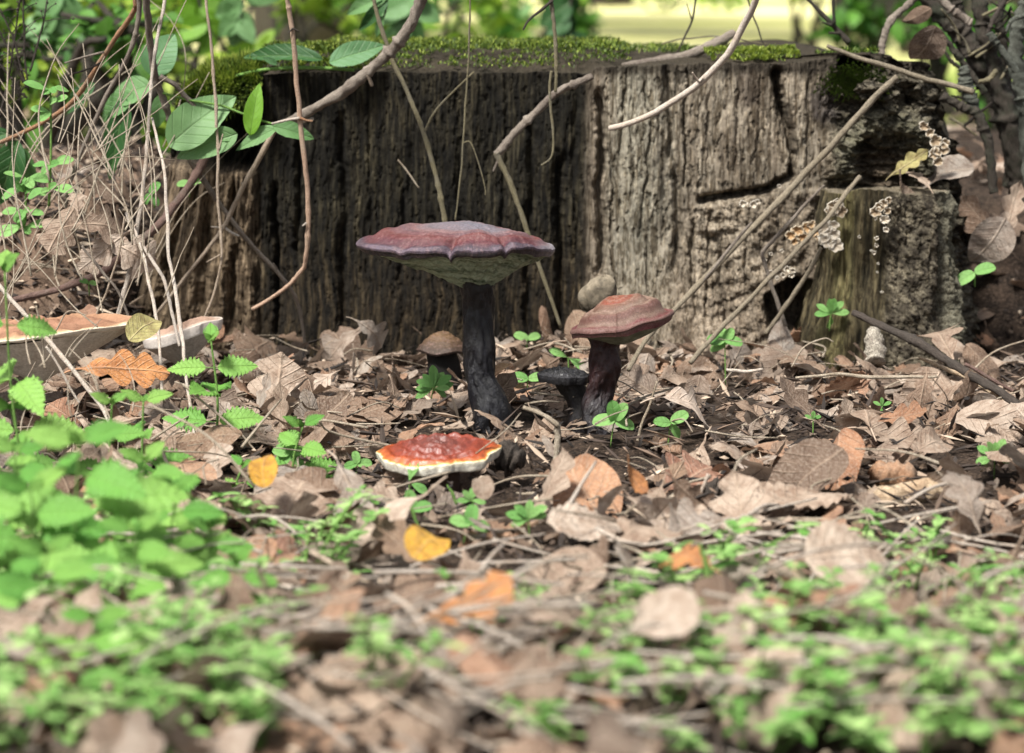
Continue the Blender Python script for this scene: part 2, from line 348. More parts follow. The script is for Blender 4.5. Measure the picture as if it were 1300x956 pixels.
# ------------------------------------------------------------------ the stump
Y0 = 1.938
def build_stump():
    root = empty('tree_stump', (0.02, Y0+.2, 0), 'wide weathered tree stump with mossy top behind the red capped mushrooms', 'tree stump')
    off = np.array(root.location)
    NFc, NBc, NR = 860, 150, 330
    pxc = np.linspace(203, 1232, NFc); Xf = (pxc-650)/FPX*Y0*1.006
    ctrl = [(203, 165), (222, 140), (240, 128), (275, 120), (322, 116), (331, 95), (420, 91), (500, 91), (620, 92), (745, 93), (756, 85), (870, 80), (1000, 80), (1050, 73), (1062, 66), (1110, 70), (1150, 80), (1180, 92), (1196, 130), (1206, 178), (1222, 190), (1232, 215)]
    ptop = np.interp(pxc, *zip(*ctrl))
    ptop = ptop+fbm(pxc/14, 0*pxc, 31)*5+sstep(1045, 1060, pxc)*fbm(pxc/9, 0*pxc, 33)*26+(1-sstep(320, 335, pxc))*fbm(pxc/9, 0*pxc, 34)*14
    ztop = PV(pxc, ptop, Y0)[:, 2]
    # outline round the back
    th = np.linspace(0, math.pi, NBc+2)[1:-1]
    xc, rx = (Xf[0]+Xf[-1])/2, (Xf[-1]-Xf[0])/2
    Xb = xc+rx*np.cos(th)*(1+.03*np.sin(5*th)); endr = .07
    Yb = Y0+endr+.34*np.sin(th)**.8*(1+.05*np.sin(7*th+1))
    u = (Xf-xc)/rx
    Yf = Y0+endr*np.abs(u)**14
    X = np.concatenate([Xf, Xb]); Yb0 = np.concatenate([Yf, Yb])
    zb = np.interp(th, [0, math.pi], [ztop[-1], ztop[0]]); zb = zb+.0*zb
    zb = zb*0+np.interp(th, [0, .5, 1.5, 2.6, math.pi], [ztop[-1], .232, .236, .225, ztop[0]])+.008*np.sin(9*th)
    ZT = np.concatenate([ztop, zb]); v = np.linspace(0, 1, NR)
    Z = -.04+(ZT[None]+.04)*v[:, None]; Xg = np.broadcast_to(X, Z.shape).copy(); Yg = np.broadcast_to(Yb0, Z.shape).copy()
    pc = np.concatenate([pxc, np.full(NBc, -999.)]); px = np.broadcast_to(pc, Z.shape)
    _, py = proj(Xg, np.full_like(Xg, Y0), Z)
    front = px > 0
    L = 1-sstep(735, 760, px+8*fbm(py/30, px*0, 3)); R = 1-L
    rough = sstep(1035, 1065, px+22*fbm(py/25, px/40, 6))
    lefty = 1-sstep(318, 336, px+10*fbm(py/20, 0*px, 5))
    d = np.zeros_like(Z)
    wob = px+14*fbm(px/90, py/70, 41)
    am = .62*L+.20*R; d += .0070*fbm(wob/30, py/200, 7)*2*am+am*.0017*fbm(wob/5.5, py/70, 8, 4)*2*(1-rough)+am*.0018*fbm(wob/1.8, py/20, 9, 3)*2*(1-rough)+.003*R*(1-rough)*fbm(px/40, py/40, 170)*2
    chips = (fbm(wob/3.2, py/11, 171, 3) < -.17)*1.; d -= chips*(1-rough)*.0012
    d += L*(.0022*fbm(wob/9, py/90, 10)*2-.004)+(1-rough)*(.0010*fbm(wob/3.2, py/9, 110, 3)*2)
    # deep fibre cracks in the dark face
    for cx, w_, y1, y2, dep in ((378, 4, 110, 330, .010), (436, 5, 150, 420, .009), (470, 3, 90, 330, .007), (512, 4, 200, 430, .008), (585, 5, 120, 420, .010), (640, 3, 95, 300, .006), (672, 5, 150, 430, .010), (712, 6, 200, 430, .014), (730, 4, 100, 350, .008),
                                (762, 5, 120, 345, .018), (846, 3.5, 82, 200, .009), (856, 4, 215, 345, .010), (835, 3, 100, 260, .005), (800, 2.5, 90, 250, .004), (880, 3, 280, 400, .007), (915, 3, 300, 420, .006), (350, 4, 240, 430, .012), (300, 5, 240, 430, .012), (270, 6, 250, 430, .012), (235, 6, 250, 430, .012)):
        d -= dep*(.55 if cx in (470, 512, 585, 640, 730, 835, 800) else 1.)*gau(px+16*fbm(py/38, 0*py+cx, 12)+3*fbm(py/7, 0*py+cx, 13), cx, w_)*sstep(y1-15, y1+15, py)*(1-sstep(y2-20, y2+20, py))
    d += R*.007
    d += sstep(785, 800, px)*(1-sstep(835, 842, px))*(1-sstep(240, 330, py))*.005
    d += R*.03*np.clip((py-290)/135, 0, 2)**1.5*(1-sstep(1190, 1230, px))
    d += L*(1-lefty)*.010*np.clip((py-330)/100, 0, 2)**1.5
    # left broken shoulder: recess above a fibrous ledge
    led = lefty*sstep(205, 222, py+14*fbm(px/18, 0*px, 17)); d += lefty*(-.028)*(1-led)+led*(.006+.012*fbm(px/8, py/60, 18)*2)
    # oblique splinters in the recess
    q = (px-250)*.8+(py-150)*.6; d += lefty*(1-led)*.012*fbm(q/7, (px*.6-py*.8)/60, 19)*2
    def seg(pts, w_, dep):
        nonlocal d
        best = np.full(px.shape, 1e9); jx = px+5*fbm(px/9, py/9, 21); jy = py+5*fbm(px/9, py/9, 22)
        for (ax, ay), (bx, by) in zip(pts[:-1], pts[1:]):
            t = np.clip(((jx-ax)*(bx-ax)+(jy-ay)*(by-ay))/((bx-ax)**2+(by-ay)**2), 0, 1)
            best = np.minimum(best, np.hypot(jx-ax-t*(bx-ax), jy-ay-t*(by-ay)))
        d -= dep*np.exp(-(best/w_)**2)
        return best
    seg([(979, 92), (986, 130), (998, 162), (1003, 200), (1000, 222), (972, 240), (925, 248), (888, 254)], 4.2, .022)
    seg([(979, 92), (990, 150), (1003, 195)], 7, .006)
    d += sstep(985, 1005, px+.1*(py-150))*(1-rough)*(1-sstep(240, 260, py))*.006
    for cx, y1, y2, dep in ((775, 200, 420, .004), (790, 90, 200, .005), (818, 100, 300, .004), (868, 90, 240, .006), (895, 120, 230, .003), (930, 90, 220, .003), (958, 130, 240, .003), (1020, 95, 220, .004), (822, 300, 410, .005), (900, 270, 400, .005), (946, 280, 360, .005)):
        d -= dep*gau(px+22*fbm(py/45, 0*py+cx*1.3, 14)+4*fbm(py/6, 0*py+cx, 15), cx, 1.8)*sstep(y1-8, y1+8, py)*(1-sstep(y2-8, y2+8, py))
    # swirl below the crack
    sw = sstep(250, 266, py+.12*(px-890))*sstep(850, 900, px)*(1-sstep(1050, 1075, px))
    rr_ = np.hypot(px-905, (py-262)*1.1); d += sw*(.004+.0014*np.sin(rr_/3.5+9*fbm(px/34, py/34, 24))+.0055*fbm((px+py)/40, (py-px)/22, 25)*2+.0016*fbm((px+py)/5, (py-px)/2.6, 125)*2)
    arc = np.hypot((px-930), (py-250)*1.0)
    # rough bark area, knot, burl and hollows
    d += rough*(.018*fbm(px/26, py/26, 26)*2+.009*fbm(px/9, py/9, 27)*2+.005*fbm(px/3.2, py/3.2, 28)*2)
    rho = np.hypot((px-1118)/52, (py-208)/50); up = 1-sstep(215, 240, py)
    d += .020*np.exp(-((rho-1)/.26)**2)*up+.009*np.exp(-((rho-1.35)/.2)**2)*up*(1-sstep(1150, 1190, px))
    d -= .008*(1-sstep(.45, .98, np.hypot((px-1112)/44, (py-214)/26)))*(1-sstep(232, 248, py)); d += .003*np.sin(py/1.9+4*fbm(px/50, py/9, 160))*(1-sstep(.8, 1., np.hypot((px-1112)/46, (py-214)/34)))
    d += .024*(1-sstep(.3, 1.1, np.hypot((px-1088)/34, (py-112)/20)))+.004*np.sin(py/2.4)*(1-sstep(.9, 1.2, np.hypot((px-1088)/34, (py-112)/20)))
    d -= .055*(1-sstep(.5, 1.1, np.hypot((px-1078)/24, (py-82)/15)))
    d -= .085*(1-sstep(.6, 1.08, np.hypot((px-1012)/46, (py-388)/40)+.35*fbm(px/16, py/16, 29)))
    d -= .02*(1-sstep(.5, 1.2, np.hypot((px-1210)/16, (py-150)/30)))
    d = np.clip(d, -.11, .09)
    fr = front.astype(float)
    back = (1-fr)*(.010*fbm(X[None]*60, Z*4, 30)*2)
    edge = sstep(0, .04, np.abs(np.abs((Xg-xc)/rx)-1)+0*Z)      # fade displacement at the ends so loops close
    Yg -= fr*d; 
    lowl = fr*(1-sstep(200, 330, px)); Xg -= lowl*.035*np.clip((py-230)/180, 0, 1.3)
    Xg += fr*sstep(1170, 1232, px)*.02*np.clip((py-230)/180, 0, 1.3)
    Xg += fr*(rough*.006*fbm(px/6, py/6, 35)*2)
    # back columns: push outward
    nb = np.stack([Xg-xc, (Yg-Y0-.15)], -1); nb /= np.linalg.norm(nb, axis=-1)[..., None]+1e-9
    Xg += back*nb[..., 0]; Yg += back*nb[..., 1]
    # colours
    def C(c): return np.array(c)[None, None]
    s1 = np.clip(.5+1.5*fbm(wob/7, py/120, 51), 0, 1)[..., None]; s2 = np.clip(.5+1.6*fbm(wob/30, py/160, 52), 0, 1)[..., None]; s3 = np.clip(.5+1.8*fbm(px/40, py/40, 53), 0, 1)[..., None]
    f1 = np.clip(.5+2.2*fbm(wob/2.6, py/55, 151, 3), 0, 1)[..., None]; f2 = np.clip(.5+2.4*fbm(wob/4.5, py/22, 152, 4), 0, 1)[..., None]
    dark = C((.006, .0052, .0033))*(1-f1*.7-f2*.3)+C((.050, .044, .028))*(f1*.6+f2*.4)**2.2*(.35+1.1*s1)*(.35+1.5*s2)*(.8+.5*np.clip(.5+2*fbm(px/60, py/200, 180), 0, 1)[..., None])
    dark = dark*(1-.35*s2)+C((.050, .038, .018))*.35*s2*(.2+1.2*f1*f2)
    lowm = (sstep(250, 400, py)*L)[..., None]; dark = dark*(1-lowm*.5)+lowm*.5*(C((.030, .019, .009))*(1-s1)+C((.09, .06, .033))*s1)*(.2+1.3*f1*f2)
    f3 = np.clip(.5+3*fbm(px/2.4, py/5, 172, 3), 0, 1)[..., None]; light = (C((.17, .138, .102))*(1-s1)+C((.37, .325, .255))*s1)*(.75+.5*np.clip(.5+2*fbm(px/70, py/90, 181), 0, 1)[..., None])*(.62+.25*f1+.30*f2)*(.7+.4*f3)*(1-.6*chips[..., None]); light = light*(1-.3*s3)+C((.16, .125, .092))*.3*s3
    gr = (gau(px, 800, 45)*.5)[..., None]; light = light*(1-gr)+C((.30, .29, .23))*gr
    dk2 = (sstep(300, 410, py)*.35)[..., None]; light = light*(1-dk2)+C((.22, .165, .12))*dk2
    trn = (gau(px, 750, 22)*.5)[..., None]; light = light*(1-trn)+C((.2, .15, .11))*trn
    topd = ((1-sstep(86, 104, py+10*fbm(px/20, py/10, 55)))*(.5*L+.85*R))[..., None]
    b1 = np.clip(.5+2.4*fbm(px/7, py/4, 153), 0, 1)[..., None]; f3h = np.clip(.5+2.6*fbm(px/30, py/2.2, 190, 3), 0, 1)[..., None]; brk = C((.022, .018, .013))*(1-b1)+C((.115, .10, .072))*b1; gk = np.exp(-((rho-1.1)/.35)**2)[..., None]*up[..., None]*.7
    hw = ((1-sstep(.7, 1., np.hypot((px-1112)/46, (py-214)/34)))*.8)[..., None]; brk = brk*(1-hw)+hw*(C((.035, .026, .018))*(1-f3h)+C((.13, .10, .07))*f3h)
    brk = brk*(1-gk)+C((.13, .125, .085))*gk*(.4+b1)
    sp = (fbm(px/3, py/3, 57) > .16)[..., None]*rough[..., None]*.4; 
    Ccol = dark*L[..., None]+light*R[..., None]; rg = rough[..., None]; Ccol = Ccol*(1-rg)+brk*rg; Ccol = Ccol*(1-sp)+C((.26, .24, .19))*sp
    swc = (sw*.5)[..., None]; Ccol = Ccol*(1-swc)+swc*(C((.13, .10, .072))*(1-s3)+C((.34, .285, .22))*s3)*(.55+.7*f3)
    ledc = (led)[..., None]; Ccol = Ccol*(1-ledc)+ledc*(C((.05, .034, .02))*(1-f1)+C((.22, .165, .11))*f1)
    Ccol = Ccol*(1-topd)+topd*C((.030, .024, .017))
    st = ((1-sstep(.6, 1.1, np.hypot((px-945)/20, (py-112)/26)+.6*fbm(px/8, py/14, 58)))*.75)[..., None]; Ccol = Ccol*(1-st)+st*C((.09, .07, .055))
    st = ((1-sstep(.6, 1.1, np.hypot((px-1040)/22, (py-130)/30)+.6*fbm(px/8, py/14, 59)))*.7)[..., None]; Ccol = Ccol*(1-st)+st*C((.07, .06, .06))
    Ccol = np.where(front[..., None], Ccol, np.broadcast_to(dark*1.1, Ccol.shape))
    K = np.where(front, np.clip(rough+.35*sw, 0, 1), .3)
    V = np.stack([Xg, Yg, Z], -1); NC = V.shape[1]
    # top: inset rings towards the heart
    NT_ = 40; s = np.linspace(0, 1, NT_+1)[1:]**1.0; rim = V[-1]; cen = np.array([xc, Y0+.19, .232])
    rings = rim[None]*(1-s[:, None, None])+cen*s[:, None, None]; rings[-1] = cen+(rings[-1]-cen)*.0
    zr = rim[:, 2][None]*(1-sstep(0, .25, s))[:, None]+.233*sstep(0, .25, s)[:, None]
    rings[..., 2] = zr+.006*fbm(rings[..., 0]*40, rings[..., 1]*40, 61)*2*sstep(0, .2, s)[:, None]
    tc = C((.042, .034, .023))*(1+.8*fbm(rings[..., 0]*50, rings[..., 1]*50, 62)[..., None])
    V = np.concatenate([V, rings]); Ccol = np.concatenate([Ccol, np.broadcast_to(tc, rings.shape)]); K = np.concatenate([K, np.full(rings.shape[:2], .8)])
    F = gridF(V.shape[0], NC, True)
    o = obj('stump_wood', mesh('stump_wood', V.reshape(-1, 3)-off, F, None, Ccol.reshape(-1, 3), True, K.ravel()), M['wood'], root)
    # the low side block with a flat sawn top
    NB_, NRb = 520, 220; Yb_ = 1.875
    a = np.linspace(0, 2*math.pi, NB_, endpoint=False)
    xl, xr_ = [(q-650)/FPX*Yb_ for q in (1052, 1216)]; xm, rxx = (xl+xr_)/2, (xr_-xl)/2; ry = .06
    ca, sa = np.cos(a), np.sin(a); ex = .55
    bx = xm+rxx*np.sign(ca)*np.abs(ca)**ex; by = Yb_+ry+ry*np.sign(sa)*np.abs(sa)**ex
    # even out spacing
    seg_ = np.hypot(np.diff(np.append(bx, bx[0])), np.diff(np.append(by, by[0]))); cs = np.concatenate([[0], np.cumsum(seg_)]); tt = np.linspace(0, cs[-1], NB_, endpoint=False)
    bx = np.interp(tt, cs, np.append(bx, bx[0])); by = np.interp(tt, cs, np.append(by, by[0])); arcl = tt
    zt = float(P(1130, 246, Yb_).z)
    v = np.linspace(0, 1, NRb)[:, None]; zz = -.04+(zt+.04+.012*fbm(bx*70, by*70, 71)[None])*v
    arc_px = arcl[None]*FPX/Yb_; zp = zz*FPX/Yb_
    apx = (bx[None]/Yb_*FPX+650)+0*zz
    nrm = np.stack([(bx-xm)/rxx**2, (by-Yb_-ry)/ry**2], -1); nrm /= np.linalg.norm(nrm, axis=1)[:, None]
    rb = sstep(1118, 1135, apx+10*fbm(zp/20, 0*zp, 72))
    dd = (1-rb)*.0016*fbm(arc_px/2.4, zp/22, 178)*2+.006*fbm(arc_px/20, zp/90, 73)*2+.004*fbm(arc_px/6, zp/60, 74)*2*(1-rb)+rb*(.007*fbm(arc_px/16, zp/40, 75)*2+.0035*fbm((arc_px+.5*zp)/5, (zp-.3*arc_px)/11, 76)*2+.0018*fbm(arc_px/2.2, zp/2.6, 176)*2)
    dd += .026*(1-v)**2.0+.007*fbm(arc_px/30, zp/60, 177)*2+.008*gau(apx, 1165, 22)*(1-v*.3)-.010*gau(apx, 1196, 6)-.008*gau(apx, 1100, 6)*sstep(.2, .5, 1-v)
    dd *= 1-.6*sstep(.93, 1, v)
    bX = bx[None]+nrm[:, 0][None]*dd; bY = by[None]+nrm[:, 1][None]*dd
    s1 = np.clip(.5+1.5*fbm(arc_px/6, zp/60, 77), 0, 1)[..., None]; rb3 = rb[..., None]
    q1 = np.clip(.5+2.4*fbm(arc_px/3, zp/40, 154), 0, 1)[..., None]; q2 = np.clip(.45+2.6*fbm((arc_px+.5*zp)/4, (zp-.3*arc_px)/6, 155), 0, 1)[..., None]
    cc = (C((.018, .015, .008))*(1-q1)+C((.12, .098, .055))*q1*(.4+.9*s1))*(1-rb3)+(C((.030, .024, .017))*(1-q2)+C((.23, .20, .145))*q2*(.3+.6*s1))*rb3
    ds = sstep(1190, 1205, apx)[..., None]; cc = cc*(1-ds)+ds*C((.085, .08, .06))*(1+s1)
    yl = (gau(apx, 1076, 12)*.4)[..., None]; cc = cc*(1-yl)+yl*C((.28, .25, .11))
    V = np.stack([bX, bY, zz+0*bX], -1); K = rb+0*bX
    s = np.linspace(0, 1, 14)[1:][:, None, None]; rim = V[-1][None]; cen = np.array([xm, Yb_+ry, zt])
    rings = rim*(1-s)+cen*s; rings[..., 2] = rim[..., 2]*(1-s[..., 0])+zt*s[..., 0]+.003*fbm(rings[..., 0]*90, rings[..., 1]*90, 78)
    V = np.concatenate([V, rings]); cc = np.concatenate([cc, np.broadcast_to(C((.17, .145, .105)), rings.shape)]); K = np.concatenate([K, np.full(rings.shape[:2], .6)])
    o = obj('side_block', mesh('side_block', V.reshape(-1, 3)-off, gridF(V.shape[0], NB_, True), None, cc.reshape(-1, 3), True, K.ravel()), M['wood'], root)
    o['label'] = 'low flat topped block of bark at the right foot of the stump'
    # moss
    mb = MB(); base = []
    def moss(px1, px2, n, dep1, dep2, hgt, zoff=0., lime=.5, drop=0.):
        px_ = RNG.uniform(px1, px2, n); dd_ = RNG.uniform(dep1, dep2, n); clump = fbm(px_/16, dd_*160, 81)
        keep = RNG.random(n) < np.clip(.30+4.2*clump, .0, 1); px_, dd_, clump = px_[keep], dd_[keep], clump[keep]
        keep2 = None; x = (px_-650)/FPX*Y0*1.006; zt_ = np.interp(px_, pxc, ztop)
        z = zt_*(1-sstep(0, .05, dd_))+.234*sstep(0, .05, dd_)+zoff*np.clip(.6+1.5*clump, 0, 1.4)*sstep(-.01, .02, dd_)
        y = Y0+dd_; z = np.where(dd_ < 0, z-(-dd_)*drop, z)
        m = len(x); h = hgt*RNG.uniform(.5, 1.2, m); a_ = RNG.uniform(0, 2*math.pi, m); ln = RNG.uniform(.2, 1.1, m)
        b = np.stack([x, y, z], -1); tip = b+np.stack([np.cos(a_)*ln*h, np.sin(a_)*ln*h-.3*h, h], -1)
        wv = np.stack([-np.sin(a_), np.cos(a_), 0*a_], -1)*(.0007)
        mid = (b+tip)/2; V = np.stack([b, mid+wv, tip, mid-wv], 1).reshape(-1, 3); F = np.arange(4*m).reshape(-1, 4)
        rv = np.clip(lime+.35*RNG.standard_normal(m)+clump*.8, 0, 1)
        mb.add(V, F); mb.R[-1] = np.repeat(rv, 4)
    moss(395, 800, 46000, .004, .30, .0035, .010, .45)
    moss(330, 480, 10000, -.002, .10, .004, .010, .45)
    moss(895, 1012, 12000, .0, .06, .0035, .009, .8)
    moss(1040, 1110, 1500, .0, .06, .0045, .003, .25)
    moss(800, 900, 2500, .10, .30, .005, .003, .4)
    # hanging cushion over the left shoulder
    n = 22000; t = RNG.uniform(0, 1, n); px_ = 232+98*t+RNG.normal(0, 3, n); ang = RNG.uniform(-.5, 1.9, n)
    prof = np.interp(px_, [225, 245, 270, 300, 335], [.010, .018, .022, .022, .020])
    cz = PV(px_, np.interp(px_, [225, 245, 275, 330], [132, 118, 110, 98]), Y0)[:, 2]-.012
    cl = 1+.5*fbm(px_/9, ang*3, 83)
    yy = Y0+.025-np.sin(ang)*.035*cl; z_ = cz+np.cos(ang)*prof*cl*1.1; x = (px_-650)/FPX*Y0
    nr = np.stack([.3*RNG.standard_normal(n), -np.sin(ang)+.3*RNG.standard_normal(n), np.cos(ang)+.3*RNG.standard_normal(n)], -1); h = .008*RNG.uniform(.5, 1.3, n)
    b = np.stack([x, yy, z_], -1); tip = b+nr*h[:, None]+np.array([0, 0, -.0015]); wv = RNG.standard_normal((n, 3)); wv /= np.linalg.norm(wv, axis=1)[:, None]; wv *= .0007
    V = np.stack([b, (b+tip)/2+wv, tip, (b+tip)/2-wv], 1).reshape(-1, 3); mb.add(V, np.arange(4*n).reshape(-1, 4))
    mb.R[-1] = np.repeat(np.clip(.45+.3*RNG.standard_normal(n)+1.2*fbm(px_/9, ang*3, 83)+.25*np.cos(ang), 0, 1), 4)
    # green film on the burl
    n = 2500; px_ = RNG.normal(1085, 17, n); py_ = RNG.normal(106, 9, n); b = PV(px_, py_, Y0-.026); h = .003
    wv = RNG.standard_normal((n, 3))*.0009; V = np.stack([b, b+wv+[0, -.001, .001], b+[0, -h, h*.6], b-wv+[0, -.001, .001]], 1).reshape(-1, 3)
    mb.add(V, np.arange(4*n).reshape(-1, 4)); mb.R[-1] = np.repeat(RNG.uniform(0, .5, n), 4)
    mb.V = [q-off for q in mb.V]
    mo = mb.build('moss', M['moss'], root, kind='stuff')
    # mossy core under the left cushion
    a_ = np.linspace(-.7, 2.0, 24); pxx = np.linspace(222, 336, 60); A_, Q = np.meshgrid(a_, pxx)
    prof = np.interp(Q, [222, 245, 270, 300, 335], [.006, .018, .022, .022, .018]); cz = PV(Q, np.interp(Q, [222, 245, 275, 335], [132, 118, 110, 98]), Y0)[..., 2]-.012
    V = np.stack([(Q-650)/FPX*Y0, Y0+.025-np.sin(A_)*.033, cz+np.cos(A_)*prof], -1)
    obj('moss_cushion', mesh('moss_cushion', V.reshape(-1, 3)-off, gridF(60, 24), V.reshape(-1, 3)[:, :2]), M['moss_base'], root)
    return root
stump = build_stump()

# ------------------------------------------------------------------ leaves
def leafgrid(kind, L, W, nt=22, ns=6, fold=.3, curl=.5, roll=0., twist=0., wav=.08, seed=0, teeth=11):
    """u across, y along; returns V, F, uv"""
    r = random.Random(seed); t = np.linspace(0, 1, nt+1)
    if kind == 'oak':
        env = np.sin(math.pi*np.clip(t, 0, 1)**1.35)**.75; nl = r.choice([3.5, 4, 4.5]); ph = r.uniform(-.1, .1)
        lb = lambda q: 2*((1+np.cos(2*math.pi*(nl*t**.9+q)))/2)**.5-1; wl = env*(.72+.27*lb(ph)); wr = env*(.72+.27*lb(ph+.13))
        wl = np.maximum(wl, .04); wr = np.maximum(wr, .04); wl[0] = wr[0] = .05
    elif kind == 'ovate': wl = wr = np.sin(math.pi*t**.72)**.85
    elif kind == 'obovate': wl = wr = np.sin(math.pi*t**1.5)**.8
    elif kind == 'round': wl = wr = np.sqrt(np.clip(1-(2*t-1)**2, 0, 1))
    elif kind == 'beech': e = np.sin(math.pi*t**.85)**.8; wl = wr = e
    elif kind == 'serrate':
        e = np.sin(math.pi*np.clip(t*.985+.015, 0, 1)**.62)**.9*(1-.15*t); sw = (t*teeth) % 1; wl = wr = e*(1.10-.46*sw*(1-.35*t))
    elif kind == 'shard': 
        wl = np.sin(math.pi*t)**.5*(.6+.5*vn(t*6, 0*t, seed)); wr = np.sin(math.pi*t)**.5*(.6+.5*vn(t*6, 0*t+9, seed))
    s = np.linspace(-1, 1, ns+1); w_ = np.where(s[None] < 0, wl[:, None], wr[:, None])*W/2
    x = s[None]*w_; y = t[:, None]*L+0*x
    if kind == 'serrate': y = y-((t*teeth) % 1)[:, None]*0+np.abs(s[None])**2*L*.06*(1-t[:, None])
    if kind == 'oak': y = y+np.abs(s[None])**1.5*W*.10*np.sin(math.pi*t)[:, None]
    z = fold*np.abs(x)
    z = z+wav*W*(fbm(x/W*2.2+seed, y/L*3.2, seed % 40)*2)+wav*.35*W*np.sin(s[None]*math.pi*.5)*np.sin(t[:, None]*9+seed)
    if kind == 'beech': z = z+.035*W*np.sin((t[:, None]-np.abs(s[None])*.22)*2*math.pi*9)*np.abs(s[None])**.5
    # curl along the length (bend about x)
    if abs(curl) > 1e-3:
        R = L/curl; a = y/R; y2 = (R-z)*np.sin(a); z = R-(R-z)*np.cos(a); y = y2
    if abs(roll) > 1e-3:
        R = W/roll; a = x/R; x2 = (R-z)*np.sin(a); z = R-(R-z)*np.cos(a); x = x2
    if twist:
        a = twist*(t[:, None]-.3); x, z = x*np.cos(a)-z*np.sin(a), x*np.sin(a)+z*np.cos(a)
    V = np.stack([x, y, z], -1).reshape(-1, 3)
    uv = np.stack([(s[None]*.5*np.maximum(w_/(W/2), .05)*1.0+.5), t[:, None]+0*w_], -1).reshape(-1, 2)
    return V, gridF(nt+1, ns+1), uv
def dead_template(i, hi=True):
    r = random.Random(100+i); cr = 1.7 if i % 3 == 0 else 1.; kind = ['oak', 'oak', 'oak', 'oak', 'beech', 'oak', 'ovate', 'oak'][i % 8]
    nt_, ns_ = (40, 8) if hi else (18, 4)
    V, F, uv = leafgrid(kind, 1., r.uniform(.48, .66), nt_, ns_, r.uniform(-.25, .3), r.choice([-1, 1])*r.uniform(.1, 1.1)*cr, r.choice([-1, 1])*r.uniform(.1, .9)*cr, r.uniform(-.5, .5), r.uniform(.06, .15), seed=i*3+1)
    V[:, 1] -= .5; V[:, 2] -= V[:, 2].mean()
    if hi and kind == 'oak':   # petiole
        j = len(V)//(ns_+1); b = V[ns_//2]; tv, tf, tu = tube([b+[0, .01, 0], b+[.01, -.07, -.01], b+[.03, -.15, -.03]], [.011, .008, .007], 5, 6)
        F = np.vstack([F, tf+len(V)]); V = np.vstack([V, tv]); uv = np.vstack([uv, np.full((len(tv), 2), .5)])
    return V, F, uv
def rot(tx, ty, tz):
    return np.array(Matrix.Rotation(tz, 3, 'Z') @ Matrix.Rotation(tx, 3, 'X') @ Matrix.Rotation(ty, 3, 'Y'))

CLEAR = [(545, 520, 34), (669, 503, 26), (775, 562, 30), (848, 562, 30), (921, 478, 26), (1053, 402, 26), (1115, 540, 14), (1032, 552, 12), (1262, 600, 26), (452, 606, 24), (520, 620, 24), (528, 662, 22), (588, 690, 28), (605, 658, 20),
         (672, 682, 28), (335, 606, 24), (722, 466, 20), (885, 520, 48), (330, 622, 24), (545, 718, 30), (1075, 735, 45), (1220, 640, 42), (745, 690, 45), (800, 628, 26), (612, 640, 24), (830, 815, 50), (870, 735, 36), (600, 800, 50), (1255, 560, 30), (1190, 560, 30),
         (1015, 510, 36), (1040, 580, 34), (1165, 622, 50), (1130, 602, 30), (716, 480, 34), (562, 450, 36), (385, 590, 30), (270, 500, 30), (645, 582, 26), (910, 624, 28), (725, 600, 40), (704, 590, 22), (1240, 352, 20)]
def clear(px, py, k=1.): return any(abs(px-a_) < r_*k and -.45*r_*k < py-b_ < r_*1.1*k for a_, b_, r_ in CLEAR)
# --- the mass of litter nobody could count: one object
low = [dead_template(i, False) for i in range(16)]
mb = MB()
def litter(x, y, zlift, L, tilt, k, r, mbx=mb):
    V, F, uv = low[k % 16]; Rm = rot(*tilt)
    z = float(height(x, y))+zlift
    mbx.add((V*L)@Rm.T+[x, y, z], F, uv, None, r)
def inside_stump(x, y): return (-.33 < x < .40 and y > 1.93 and y < 2.33) or (.25 < x < .39 and y > 1.865 and y < 2.2)
n = 0
while n < 5600:
    x = random.uniform(-.62, .62); y = random.uniform(.62, 2.45)
    if abs(x) > .13+.25*y+.05 or inside_stump(x, y): continue
    if x < -.32 and y > 1.82 and random.random() < .97: continue
    if x > .385 and 1.88 < y < 2.35 and random.random() < .85: continue
    if -.13 < x < .01 and 1.28 < y < 1.47 and random.random() < .75: continue
    # dark bare patch round the small mushroom's foot and in front of it
    if .0 < x < .13 and 1.30 < y < 1.52 and random.random() < .75: continue
    if .03 < x < .095 and 1.49 < y < 1.61 and random.random() < .93: continue
    if -.04 < x < .01 and 1.52 < y < 1.64 and random.random() < .9: continue
    if random.random() < .12+.88*(vn(x*16, y*16, 77) < .22): 
        if vn(x*16, y*16, 77) < .22: n += 1; continue
    qx, qy = proj(x, y, float(height(x, y))+.01)
    if clear(qx, qy) and random.random() < .85: continue
    L = random.choice([random.uniform(.008, .022), random.uniform(.014, .036), random.uniform(.03, .062)]); n += 1
    zl = random.uniform(0, .013)
    litter(x, y, zl, L, (random.gauss(0, .38), random.gauss(0, .38), random.uniform(0, 6.28)), random.randrange(16), random.random())
for k in range(900):       # litter further back on both sides
    x = random.uniform(-2, 2); y = random.uniform(2.4, 5.5); litter(x, y, random.uniform(0, .02), random.uniform(.04, .08), (random.gauss(0, .4), random.gauss(0, .4), random.uniform(0, 6.28)), k, random.random())
o = mb.build('leaf_litter', M['litter'], kind='stuff'); tag(o, 'broken brown leaf litter covering the soil', 'leaf litter')

